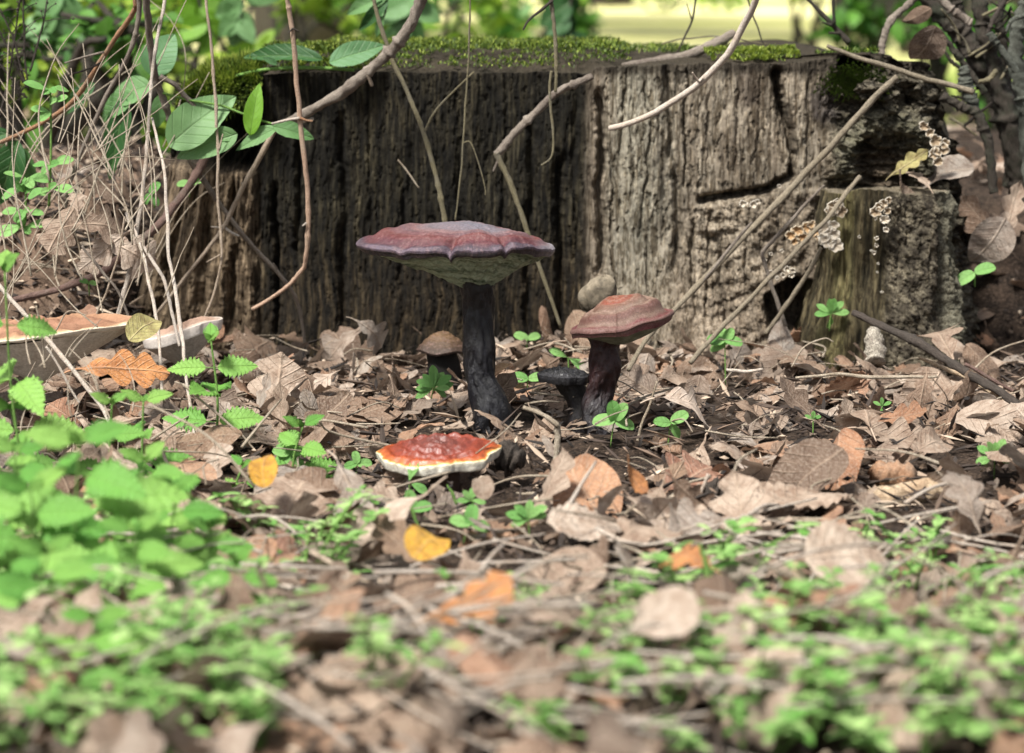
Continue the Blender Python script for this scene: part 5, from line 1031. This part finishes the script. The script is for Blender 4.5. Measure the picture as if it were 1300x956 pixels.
# ------------------------------------------------------------------ the shrub at the right
def shrub_right():
    c0 = Vector((.46, 2.05, .1)); root = empty('shrub', c0, 'bare dark shrub of crooked stems at the right edge', 'shrub')
    B = [('trunk', [(1165, -20), (1195, 15), (1222, 45), (1248, 80), (1271, 114), (1284, 165), (1296, 224), (1302, 262)], 2.02, (12, 15, 15, 17, 19, 21), 't_shrub'),
         ('trunk', [(1240, -20), (1246, 20), (1250, 45), (1262, 86), (1278, 140), (1290, 207), (1300, 255)], 1.99, (9, 10, 10, 12, 14), 't_shrub'),
         ('trunk', [(1310, -10), (1294, 30), (1290, 69), (1296, 110), (1306, 150), (1312, 240)], 1.96, (8, 9, 9, 12, 14), 't_lichen'),
         ('branch', [(1168, -12), (1150, 8), (1130, 28), (1121, 52), (1115, 92)], 1.96, (4.5, 4.2, 4.5, 4), 't_grey'),
         ('branch', [(1196, 122), (1222, 136), (1240, 146), (1252, 172), (1258, 200), (1262, 245)], 1.94, (5, 6, 7, 6, 5.5), 't_shrub'),
         ('branch', [(1222, 86), (1226, 104), (1232, 122), (1236, 138)], 1.95, (7, 9, 8, 6), 't_lichen'),
         ('branch', [(1189, -8), (1212, 14), (1234, 29)], 1.95, (4.5, 5, 4.5), 't_grey'),
         ('branch', [(1192, 38), (1212, 66), (1232, 94), (1250, 118)], 1.96, (3, 3.6, 4, 5), 't_shrub'),
         ('branch', [(1256, 42), (1272, 64), (1290, 92)], 1.93, (4, 4.4, 4.2), 't_lichen'),
         ('branch', [(1280, -5), (1262, 24), (1254, 44)], 1.97, (3, 3, 2.5), 't_dark'),
         ('branch', [(1224, 160), (1240, 146), (1262, 128)], 2.0, (2, 2, 1.5), 't_dark'),
         ('branch', [(1205, 150), (1222, 160), (1240, 172)], 2.04, (1.6, 1.6, 1.2), 't_olive'),
         ('branch', [(1210, -10), (1218, 20), (1228, 60), (1250, 110)], 2.03, (6, 8, 9, 10), 't_shrub'),
         ('branch', [(1275, -10), (1268, 25), (1276, 60), (1270, 100)], 2.0, (5, 6, 5, 7), 't_shrub'),
         ('branch', [(1226, 92), (1208, 78), (1196, 60)], 2.0, (2.6, 2, 1.4), 't_shrub'),
         ('branch', [(1236, 116), (1222, 124), (1208, 122)], 1.95, (2.4, 1.8, 1), 't_shrub'),
         ('branch', [(1266, 90), (1256, 100), (1242, 104)], 1.95, (3.5, 3, 2.4), 't_olive'),
         ('branch', [(1300, 20), (1284, 26), (1278, 40)], 1.93, (3, 2.6, 2), 't_lichen')]
    for i, (nm, pts, Y_, rad, mt) in enumerate(B):
        p = [P(a_, b_, Y_)-c0 for a_, b_ in pts]
        V, F, uv = tube([tuple(q) for q in p], [r_*Y_/FPX for r_ in rad], 14, 16*len(pts), .28, .002, 40+i, 4)
        obj(nm, mesh(nm, V, F, uv), M[mt], root)
    # thin upper twigs filling the corner
    for k in range(16):
        x_ = random.uniform(1215, 1310); y_ = random.uniform(20, 120); a_ = random.uniform(-2.6, -.5); L = random.uniform(25, 70)
        V, F, uv = tube([tuple(P(x_, y_, 1.98)-c0), tuple(P(x_+math.cos(a_)*L*.5+5, y_+math.sin(a_)*L*.5, 1.98)-c0), tuple(P(x_+math.cos(a_)*L, y_+math.sin(a_)*L, 1.97)-c0)], [.0014, .0007], 6, 12, .2, seed=k); obj('twig', mesh('twig', V, F, uv), M[random.choice(['t_shrub', 't_olive', 't_dark'])], root)
shrub_right()

# ------------------------------------------------------------------ green leaves on vines, nettles and seedlings
def blade(name, me_key, mat, parent, base, dirv, nrm, L, wid=1.):
    """place a unit leaf mesh: base point, direction, normal"""
    d = Vector(dirv).normalized(); n_ = Vector(nrm); x = d.cross(n_)
    if x.length < 1e-4: x = d.orthogonal()
    x.normalize(); n_ = x.cross(d)
    o = bpy.data.objects.new(name, unit(me_key, mat)); COL.objects.link(o); o.parent = parent
    o.matrix_local = Matrix.Translation(base) @ Matrix((x*L*wid, d*L, n_*L)).transposed().to_4x4()
    return o
UN = {}
def unit(key, mat):
    if (key, mat) not in UN:
        kind, v = key; r = random.Random(v*7+len(kind))
        sp = {'serrate': dict(W=.60, nt=48, ns=6, teeth=9), 'ovate': dict(W=.56, nt=20, ns=8), 'obovate': dict(W=.44, nt=14, ns=4), 'round': dict(W=.62, nt=14, ns=6)}[kind]
        V, F, uv = leafgrid(kind, 1., fold=r.uniform(.08, .3), curl=-r.uniform(.15, .7), roll=r.uniform(-.3, .3), twist=r.uniform(-.2, .2), wav=.05 if kind != 'serrate' else .06, seed=v*5+2, **sp)
        if kind == 'ovate': V[:, 2] += .02*np.sin((uv[:, 1]-np.abs(uv[:, 0]-.5)*.5)*2*math.pi*7)*np.abs(uv[:, 0]-.5)
        if kind == 'serrate': V[:, 2] += .055*np.sin((uv[:, 1]-np.abs(uv[:, 0]-.5)*.5)*2*math.pi*8)*np.abs(uv[:, 0]-.5)*2
        me = mesh('blade_'+kind, V, F, uv); me.materials.append(M[mat]); UN[(key, mat)] = me
    return UN[(key, mat)]
def scrdir(ang, back=0.): return Vector((math.cos(ang), back, math.sin(ang)))
# vines: stem > leaf
def vine(label, pts, Y, rad, leaves, mat='t_olive', name='vine'):
    Ys = [Y]*len(pts); p = [P(a_, b_, Y) for a_, b_ in pts]; c0 = p[-1]; root = empty(name, c0, label, 'vine', None)
    V, F, uv = tube([tuple(q-c0) for q in p], [r_*Y/FPX for r_ in rad], 7, 14*len(pts), .1); obj('stem', mesh('stem', V, F, uv), M[mat], root)
    for i, (bx, by, ang, Lp, wid, mt, nz, back) in enumerate(leaves):
        blade('leaf', ('ovate', i % 5), mt, root, P(bx, by, Y-.004)-c0, scrdir(math.radians(ang), back), Vector((.15*math.cos(i), -1 if nz < .9 else -.35, nz)), Lp*Y/FPX, wid)
vine('green honeysuckle runner with broad leaves over the left shoulder of the stump', [(206, 118), (240, 127), (280, 134), (310, 145), (345, 157), (370, 160)], 1.80, (1.6, 1.6, 1.2),
     [(214, 186, 42, 108, .95, 'vineleaf', .5, -.05), (302, 170, 197, 88, .75, 'vineleaf', .3, -.1), (318, 172, 82, 70, .62, 'vinelime', .1, 0), (352, 162, 205, 62, .62, 'vineleaf', .6, 0), (346, 160, -12, 56, .75, 'vineleaf', .6, 0), (300, 176, 170, 40, .6, 'vineleaf', .4, 0)], 't_green')
vine('leafy runner along the moss at the top left of the stump', [(300, 96), (340, 88), (400, 86), (450, 89)], 1.93, (2, 2.4, 2),
     [(410, 76, 170, 112, .40, 'vinedark', .75, .1), (418, 80, 22, 76, .75, 'vineblue', .5, 0), (352, 82, 150, 22, .7, 'vinedark', .5, 0)], 't_green')
vine('broad leaved runner behind the woody stems at upper left', [(188, 60), (200, 92), (230, 108)], 1.90, (1.6, 1.6, 1.4),
     [(190, 95, 62, 62, 1.3, 'vineblue', .4, 0), (192, 108, 196, 70, 1.0, 'vineleaf', .7, .1), (170, 118, 212, 60, .9, 'vineleaf', .6, 0), (160, 124, 255, 110, .55, 'vinedark', .1, 0), (120, 105, 220, 60, .7, 'vinedark', .4, .1), (205, 120, -100, 46, .8, 'vineleaf', .3, 0)], 't_olive')
vine('large drooping dark leaves at the left edge', [(-10, 170), (10, 172), (25, 180)], 1.86, (2, 2, 1.6),
     [(22, 178, 252, 92, .8, 'vinedark', .35, -.1), (12, 168, 200, 70, .7, 'vinedark', .4, 0), (26, 186, 285, 60, .6, 'vineleaf', .3, .1)], 't_olive')
vine('dark leafy shoot hanging at the top edge left of the branch', [(492, -10), (490, 12), (484, 30)], 2.05, (1.5, 1.5, 1),
     [(492, 0, 225, 56, .55, 'vinedark', .3, 0), (486, 20, 250, 30, .6, 'vineleaf', .3, 0), (494, -8, 200, 70, .6, 'vineleaf', .3, .2)], 't_dark')

def nettle(label, px_, py_, Y, hpx, lean=0., Lp=46, nodes=4, top=None, name='nettle', mat='nettle', spin=None, group=None):
    sc = Y/FPX; tp = P(px_+lean, py_-hpx, Y); b = P(px_, py_, Y); b.z = min(b.z, float(height(b.x, b.y)))-.003; c0 = b.copy()
    root = empty(name, c0, label, 'nettle', group); h = tp-b
    mid = h*.5+Vector((random.gauss(0, .003), 0, 0))
    V, F, uv = tube([(0, 0, 0), tuple(mid), tuple(h)], [1.9*sc*1.1, 1.2*sc], 8, 20, .08); obj('stem', mesh('stem', V, F, uv), M['t_green'], root)
    sp = spin if spin is not None else random.uniform(0, 3.14)
    lo = .35 if nodes > 2 else .6
    for k in range(nodes):
        t = lo+(1-lo)*k/(max(1, nodes-1)); q = h*t
        for s_ in (0, 1):
            a_ = sp+k*math.pi/2+s_*math.pi+random.gauss(0, .15); f = 1-.62*max(0, (k-(nodes-3))/2.5) if k > nodes-3 else 1-.1*(nodes-3-k)
            L = Lp*1.35*sc*f*random.uniform(.88, 1.1); el = random.uniform(-.15, .3)+.35*(k == nodes-1)
            d = Vector((math.cos(a_), math.sin(a_)*.55, el)).normalized(); nn = Vector((0, -1.0, .8))
            pe = d*L*.16
            V, F, uv = tube([tuple(q), tuple(q+pe)], [.7*sc, .6*sc], 5, 4); obj('petiole', mesh('petiole', V, F, uv), M['t_green'], root)
            blade('leaf', ('serrate', random.randrange(5)), mat, root, q+pe*.9, d, nn, L, random.uniform(.95, 1.15))
    for s_ in range(3):
        a_ = random.uniform(0, 6.28); d = Vector((math.cos(a_)*.7, math.sin(a_)*.7, .8)); blade('young_leaf', ('serrate', s_), mat, root, h, d, Vector((0, -1, .4)), Lp*sc*.28, 1.)
    return root
nettle('nettle at the left edge with a tall stem and toothed leaves', 38, 645, 1.34, 300, -32, 62, 4, spin=.25)
nettle('nettle in front of the pale bracket with an upright top leaf', 270, 528, 1.50, 96, -2, 52, 4, spin=.1)
nettle('nettle left of the red bracket in sharp focus', 372, 600, 1.45, 58, 12, 46, 3, spin=.5)
nettle('small nettle at the upper edge of the left nettle bed', 178, 560, 1.40, 50, 4, 48, 3, spin=.2)
nettle('nettle left of the small one in the left nettle bed', 136, 575, 1.36, 62, 6, 44, 3, spin=.9)
nettle('small nettle below the in focus one beside the yellow leaf', 308, 630, 1.40, 38, 0, 34, 2, spin=.3)
nettle('low nettle at the left edge under the tall one', 8, 610, 1.36, 90, 6, 52, 3, spin=.3)
for i, (a_, b_, Y_, h_, ln, L_, lab) in enumerate((
    (100, 720, 1.06, 150, 0, 108, 'large blurred nettle top nearest the left foreground'), (30, 760, 1.05, 130, 10, 96, 'blurred nettle at the left foreground edge'),
    (215, 720, 1.10, 90, 10, 72, 'blurred nettle right of the large one in the foreground'), (160, 800, 1.00, 120, 10, 70, 'blurred nettle low in the left foreground'),
    (60, 840, .98, 130, 0, 76, 'blurred nettle in the bottom left corner'), (262, 745, 1.10, 70, 6, 66, 'blurred nettle sprig below the yellow leaf'),
    (12, 690, 1.16, 110, 8, 66, 'blurred nettle behind the foreground ones at the left edge'), (185, 660, 1.20, 70, 0, 60, 'half blurred nettle behind the foreground leaves'),
    (300, 800, 1.02, 80, 0, 56, 'small blurred nettle right of the lower left bed'), (120, 900, .92, 110, 0, 70, 'nettle at the bottom edge near the left corner'))):
    nettle(lab, a_, b_, min(Y_, GH(a_, b_).y), h_*1.05, ln, L_*.85, 5, spin=.3+.5*(i % 3), group=None)

def seedling(label, px_, py_, Lp, leaves, hpx=18, Y=None, kind='obovate', name='seedling', group=None, mat='herb', wid=1., seed=None):
    """leaves: screen angles (deg) or a number of random ones"""
    g_ = GH(px_, py_+4) if Y is None else P(px_, py_, Y); sc = g_.y/FPX; c0 = Vector((g_.x, g_.y, g_.z+(.011 if Y is None else 0)))
    root = empty(name, c0, label, 'seedling', group); h = Vector((random.gauss(0, .002), 0, hpx*sc))
    V, F, uv = tube([(0, 0, -.008), tuple(h*.5), tuple(h)], [.9*sc, .7*sc], 6, 8, .05); obj('stem', mesh('stem', V, F, uv), M['t_green'], root)
    if isinstance(leaves, int): leaves = [random.uniform(0, 360) for _ in range(leaves)]
    for i, a_ in enumerate(leaves):
        a_ = math.radians(a_+random.gauss(0, 5)); q = h*(1-.25*(i//2)/max(1, len(leaves)//2))
        d = Vector((math.cos(a_), random.uniform(-.5, .3), math.sin(a_)*.8+.15)); L = Lp*sc*random.uniform(.85, 1.12)
        blade('leaf', (kind, random.randrange(4)), mat, root, q, d, Vector((random.gauss(0, .2), -.9, .8)), L, wid)
    return root
SD = [('bushy seedling with many small leaves left of the big stem', 545, 530, 26, [90, 60, 120, 30, 150, 0, 180, 210, 330, 100, 75, 15], 26, 'obovate'),
      ('pair of round seed leaves just right of the big stem', 669, 504, 24, [165, 12], 6, 'round'),
      ('seedling with two round leaves at the small mushroom foot', 775, 572, 30, [185, 60, 100, 330], 20, 'round'),
      ('seedling with three oval leaves right of the small mushroom', 848, 572, 28, [180, 35, 300], 14, 'round'),
      ('upright seedling with stacked leaves before the stump', 921, 490, 24, [190, 350, 160, 60, 100, 200], 46, 'round'),
      ('rosette seedling growing on the side block foot', 1053, 408, 24, [0, 45, 180, 140, 90, 270, 100], 10, 'obovate'),
      ('tiny seedling in the middle of the right litter', 1115, 545, 14, [150, 30, 90, 270], 14, 'obovate'),
      ('tiny seedling in the litter left of the cream root', 1032, 555, 13, [150, 30, 90], 6, 'obovate'),
      ('bright leafy seedling at the right edge', 1262, 610, 26, [20, 60, 110, 150, 200, 340, 90], 14, 'obovate'),
      ('round leaved seedling left of the red bracket', 452, 612, 20, [95, 200, 10], 6, 'round'),
      ('single upright pointed leaf under the red bracket', 520, 632, 30, [75, 330], 2, 'obovate'),
      ('lone oval seed leaf below the red bracket', 528, 668, 28, [10, 100], 2, 'round'),
      ('pair of pale round leaves left of the small rosette', 588, 694, 32, [175, 345, 80], 8, 'round'),
      ('star shaped seedling in front of the red bracket', 605, 664, 20, [0, 60, 120, 180, 90], 10, 'obovate'),
      ('rosette seedling below the small mushroom', 672, 690, 28, [40, 140, 90, 10, 170, 60, 120, 200], 12, 'obovate'),
      ('seedling by the stump foot left of the grey leaf', 418, 436, 18, [30, 190], 6, 'round'),
      ('small seedling behind the black mushroom', 668, 448, 20, [160, 20], 5, 'round'),
      ('green leaf pair lying above the black mushroom', 722, 470, 26, [150, 330], 3, 'obovate'),
      ('round leaved seedling below the focused nettle', 362, 606, 22, [170, 20, 90, 230, 310, 130], 10, 'round'),
      ('seedling at the right litter edge above the lower leaf', 1130, 618, 12, [60, 140], 4, 'obovate')]
for (lab, a_, b_, L_, lv, h_, kd) in SD:
    seedling(lab, a_, b_, L_, lv, h_, None if b_ > 432 else (1.865 if a_ > 1000 else None), kd)
seedling('two leaved seedling in the dark hollow right of the side block', 1238, 352, 26, [25, 215], 6, 1.90, 'round')
seedling('tiny green pair on the bank above the large bracket', 113, 362, 13, [160, 340], 3, 1.74, 'round')
seedling('clover like sprig low on the left shoulder of the stump', 196, 252, 18, [60, 250, 300], 6, 1.84, 'round')
seedling('small green leaves tucked under the left recess', 240, 238, 18, [60, 200, 20], 6, 1.86, 'round')
def herb_tall(label, x_, y0, y1, Y):
    c0 = P(x_, y0, Y); root = empty('leafy_herb', c0, label, 'plant'); h = P(x_+2, y1, Y)-c0; sc = Y/FPX
    V, F, uv = tube([(0, 0, 0), tuple(h*.5+Vector((.001, 0, 0))), tuple(h)], [1.8*sc, 1.2*sc], 6, 20); obj('stem', mesh('stem', V, F, uv), M['t_green'], root)
    for t in (.18, .42, .74, 1.):
        for s_ in (-1, 1):
            t = min(1, t+random.gauss(0, .03))
            q = h*t; d = Vector((s_, random.uniform(-.9, .6), random.uniform(-.25, .5))); blade('leaf', ('obovate', random.randrange(4)), 'herb', root, q, d, Vector((random.gauss(0, .3), -.7, 1)), random.uniform(24, 38)*sc, 1.2)
            blade('leaf', ('round', random.randrange(4)), 'herb', root, q, Vector((s_*random.uniform(.1, .9), -.8, random.uniform(-.6, .6))), Vector((0, -1, .5)), random.uniform(12, 22)*sc, 1.)
herb_tall('tall green herb with paired leaves at the upper left', 62, 262, 112, 1.74)
herb_tall('shorter green herb with paired leaves left of the bank cluster', 30, 300, 225, 1.78)
# grass blades
for i, (pts, Y_, r_) in enumerate((([(552, 712), (543, 690), (530, 668), (518, 625)], 1.26, 3.2), ([(580, 640), (575, 625), (568, 615)], 1.33, 2.), ([(905, 800), (900, 740), (888, 690)], 1.05, 5), ([(925, 850), (915, 800), (900, 750)], 1.0, 5))):
    ST('grass_leaf', ['narrow bright grass blade below the red bracket', 'short grass blade above the pale round leaves', 'blurred tall grass blade in the right foreground', 'blurred grass blade beside the taller one'][i], pts, Y_, (r_, r_, r_*.4), 't_green', 'grass')

# --- foreground ground cover: small plants, each a thing
proto = {}
def cover_plant(v):
    r = random.Random(v); mb = MB(); mb2 = MB(); H = r.uniform(.010, .034)
    for s_ in range(r.choice([2, 3, 3])):
        bx, by = r.gauss(0, .010), r.gauss(0, .010); tip = (bx*1.8, by*1.8, H*r.uniform(.7, 1.2))
        V, F, uv = tube([(bx*.2, by*.2, -.004), (bx, by, H*.5), tip], [.0008, .0005], 5, 6); mb2.add(V, F, uv)
        for j in range(r.choice([2, 3])):
            f = 1-.35*j; z = np.array([bx, by, H*.5])*(.0 if j == 0 else 1)*0+np.array(tip)*f
            m_ = r.choice([4, 5, 6])
            for q in range(m_):
                a_ = q/m_*6.283+r.random(); d = Vector((math.cos(a_), math.sin(a_), r.uniform(.0, .7))).normalized(); L = r.uniform(.005, .011)
                Vl, Fl, ul = leafgrid(['obovate', 'ovate', 'obovate', 'serrate'][v % 4], 1., [.40, .5, .6, .6][v % 4], 10, 4, .15, -.5, seed=q)
                x = d.cross(Vector((0, 0, 1))).normalized(); nn = x.cross(d); B = np.array([x*L, d*L, nn*L])
                mb.add(Vl@B+z, Fl, ul, None, r.random())
    return mb, mb2
PROT = []
for v in range(10):
    a1, a2 = cover_plant(v)
    m1 = mesh('leaves', np.concatenate(a1.V), np.concatenate(a1.F), np.concatenate(a1.U), None, True, np.concatenate(a1.R)); m1.materials.append(M['cover'])
    m2 = mesh('stems', np.concatenate(a2.V), np.concatenate(a2.F), np.concatenate(a2.U)); m2.materials.append(M['t_green']); PROT.append((m1, m2))
def dens(px_, py_):
    d = sstep(715, 800, py_-.03*abs(px_-1000))*(.95 if px_ > 840 else .12)
    if 980 < px_ < 1110 and py_ < 790: d *= .25
    if px_ < 420: d = sstep(640, 740, py_)*.6*(1-.3*sstep(250, 420, px_))
    if 700 < px_ <= 860: d = sstep(740, 820, py_)*.4
    if px_ > 1200: d *= .55
    return d
n = 0; tries = 0
while n < 115 and tries < 9000:
    tries += 1; px_ = random.uniform(-20, 1320); py_ = random.uniform(600, 985)
    if random.random() > dens(px_, py_): continue
    p = GH(px_, py_); n += 1; m1, m2 = PROT[random.randrange(10)]
    where = zone(px_, py_)
    root = empty('ground_cover_plant', (p.x, p.y, p.z+.008), 'small green leafy plant '+where, 'plant', 'small green ground plants in the foreground', random.uniform(0, 6.28))
    s_ = random.uniform(.7, 1.3); root.scale = (s_, s_, s_)
    obj('leaves', m1, None, root); obj('stem', m2, None, root)

# ------------------------------------------------------------------ background greenery
def bush(label, px_, Y, wid, h0, h1, nleaf, Ls, mat, name='bush', cat='bush', stems=6, dep=None, shape='ovate'):
    X = (px_-650)/FPX*Y; c0 = Vector((X, Y, float(height(X, Y)))); root = empty(name, c0, label, cat, None); dep = dep or wid
    mb = MB(); ms = MB(); tips = []
    for k in range(stems):
        e = Vector((random.gauss(0, wid*.45), random.gauss(0, dep*.4), random.uniform(h1*.6, h1))); m_ = e*.5+Vector((random.gauss(0, .05), 0, 0)); m_.z += .05
        V, F, uv = tube([(random.gauss(0, .03), 0, -.02), tuple(m_), tuple(e)], [.008+.004*h1, .003], 6, 14); ms.add(V, F, uv); tips.append(e)
    clumps = [Vector((random.gauss(0, wid*.5), random.gauss(0, dep*.4), random.uniform(h0, h1))) for _ in range(max(6, nleaf//22))]
    Vt, Ft, ut = leafgrid(shape, 1., .6, 6, 2, .15, -.4, seed=3)
    for k in range(nleaf):
        c = random.choice(clumps)+Vector((random.gauss(0, wid*.10), random.gauss(0, wid*.10), random.gauss(0, wid*.09))); L = Ls*random.uniform(.6, 1.2)
        Rm = rot(random.gauss(0, .6), random.gauss(0, .6), random.uniform(0, 6.28)); mb.add((Vt*L)@Rm.T+np.array(c), Ft, ut, None, random.random())
    ms.build('stems', M['t_shrub'], root); mb.build('foliage', M[mat], root); return root
bush('blurred bright green bush behind the dry stalks at far left', 25, 3.7, .34, .05, .42, 420, .055, 'bush')
bush('blurred lime green bush behind the orange stem', 110, 4.6, .34, .02, .40, 300, .06, 'bushlime')
bush('blurred dark bush between the two left stems', 150, 4.0, .16, .10, .40, 180, .06, 'bushdark')
bush('blurred green bush behind the left shoulder of the stump', 225, 3.6, .22, .05, .30, 260, .05, 'bush')
bush('low green plant behind the bank at left', 150, 2.75, .16, .10, .19, 110, .032, 'bush', name='plant', cat='plant')
bush('low green plant behind the left edge of the bank', 30, 2.65, .16, .11, .17, 110, .034, 'bushdark', name='plant', cat='plant')
bush('blurred bush right behind the moss cushion', 335, 5.6, .22, .05, .36, 160, .055, 'bushlime')
bush('blurred leafy bush behind the leafy runner', 420, 5.0, .22, .17, .36, 170, .055, 'bush')
bush('blurred green bush above the middle of the stump', 560, 6.0, .30, .08, .36, 230, .06, 'bush')
bush('darker blurred bush above the stump left of the meadow', 645, 7.2, .22, .05, .42, 200, .07, 'bushdark')
bush('narrow dark blurred bush standing in the meadow', 722, 8.0, .09, .0, .40, 150, .08, 'bushdark')
bush('blurred dark green bush above the right of the stump', 1100, 7.0, .20, .10, .5, 200, .07, 'bushdark')
bush('blurred yellow green bush behind the small forked twig', 1020, 9.5, .30, .22, .50, 160, .08, 'bushlime')
bush('blurred dark bush behind the right shrub', 1190, 5.2, .22, .02, .45, 220, .06, 'bushdark')
bush('blurred dark green thicket at the right edge', 1290, 4.8, .22, .0, .5, 240, .06, 'bushdark')
bush('blurred low bush at the far side of the meadow', 840, 22., 1.0, .1, .35, 200, .12, 'bush')
def tree(label, px_, Y, r_, H, mat='bushdark'):
    X = (px_-650)/FPX*Y; c0 = Vector((X, Y, 0)); root = empty('tree', c0, label, 'tree', 'trees beyond the meadow')
    V, F, uv = tube([(0, 0, -.1), (.05, 0, H*.3), (-.08, .1, H*.65), (.1, 0, H)], [r_*1.3, r_, r_*.8, r_*.3], 12, 30, .15); tr = MB(); tr.add(V, F, uv)
    for k in range(9):
        z = H*random.uniform(.35, .9); a_ = random.uniform(0, 6.28); L = H*random.uniform(.15, .3)
        V, F, uv = tube([(0, 0, z), (math.cos(a_)*L*.5, math.sin(a_)*L*.5, z+L*.3), (math.cos(a_)*L, math.sin(a_)*L, z+L*.45)], [r_*.35, r_*.1], 6, 8); tr.add(V, F, uv)
    tr.build('trunk', M['t_shrub'], root); mb = MB(); Vt, Ft, ut = leafgrid('ovate', 1., .7, 3, 2, .15, -.3)
    cl = [(random.gauss(0, H*.16), random.gauss(0, H*.16), random.uniform(H*.42, H*1.05)) for _ in range(40)]
    for k in range(900):
        c = np.array(random.choice(cl))+RNG.normal(0, H*.05, 3); mb.add((Vt*.22*random.uniform(.7, 1.3))@rot(random.gauss(0, .7), random.gauss(0, .7), random.uniform(0, 6.28)).T+c, Ft, ut, None, random.random())
    mb.build('crown', M[mat], root)
for lab, a_, Y_, r_, H_ in (('blurred dark trunk behind the left stems', 172, 7.5, .10, 5), ('blurred brown trunk above the left of the stump', 375, 11., .16, 6), ('blurred trunk left of the thick branch', 475, 15., .18, 7), ('blurred grey trunk at the left edge', 12, 12., .16, 6),
                            ('blurred brown trunk above the centre right', 770, 26., .20, 8), ('blurred trunk seen above the right of the stump', 1125, 13., .26, 7), ('thin blurred trunk beyond the meadow', 905, 30., .18, 8), ('blurred trunk behind the right shrub', 1225, 9.5, .22, 6)):
    tree(lab, a_, Y_, r_, H_)
# leafy ends hanging low over the meadow edge near the top of the frame
def spray(label, px_, py_, Y, n_, Lp, mat, ang):
    c0 = P(px_, py_-70, Y); root = empty('leafy_branch', c0, label, 'branch', None); sc = Y/FPX; e = P(px_+math.cos(ang)*70, py_+20, Y)-c0
    V, F, uv = tube([(0, 0, .02), tuple(e*.5), tuple(e)], [2.5*sc, 1.2*sc], 6, 12); obj('twig', mesh('twig', V, F, uv), M['t_shrub'], root)
    for k in range(n_):
        t = .25+.75*k/n_; a_ = random.uniform(-3.1, 0); blade('leaf', ('ovate', k % 5), mat, root, e*t, Vector((math.cos(a_), random.uniform(-.5, .5), math.sin(a_)*.8)), Vector((random.gauss(0, .4), -1, random.uniform(-.2, .9))), Lp*sc*random.uniform(.7, 1.2), 1.2)
spray('blurred leafy twig end above the thick branch', 560, 20, 2.9, 12, 46, 'vineleaf', 2.6)
spray('blurred leafy twig end left of the pinkish stem', 318, 20, 2.9, 10, 44, 'vineleaf', 1.8)
spray('blurred leafy twig end in the top left corner', 90, 30, 2.8, 12, 50, 'vineleaf', 2.2)
spray('blurred leafy twig end above the left woody stem', 235, 30, 3.0, 9, 46, 'vinelime', 1.)
spray('blurred dark leafy twig end over the meadow', 728, 40, 3.2, 7, 44, 'vinedark', 1.7)
print('objects', len(bpy.data.objects), 'tris', sum(len(o.data.polygons)*2 for o in bpy.data.objects if o.type == 'MESH'))
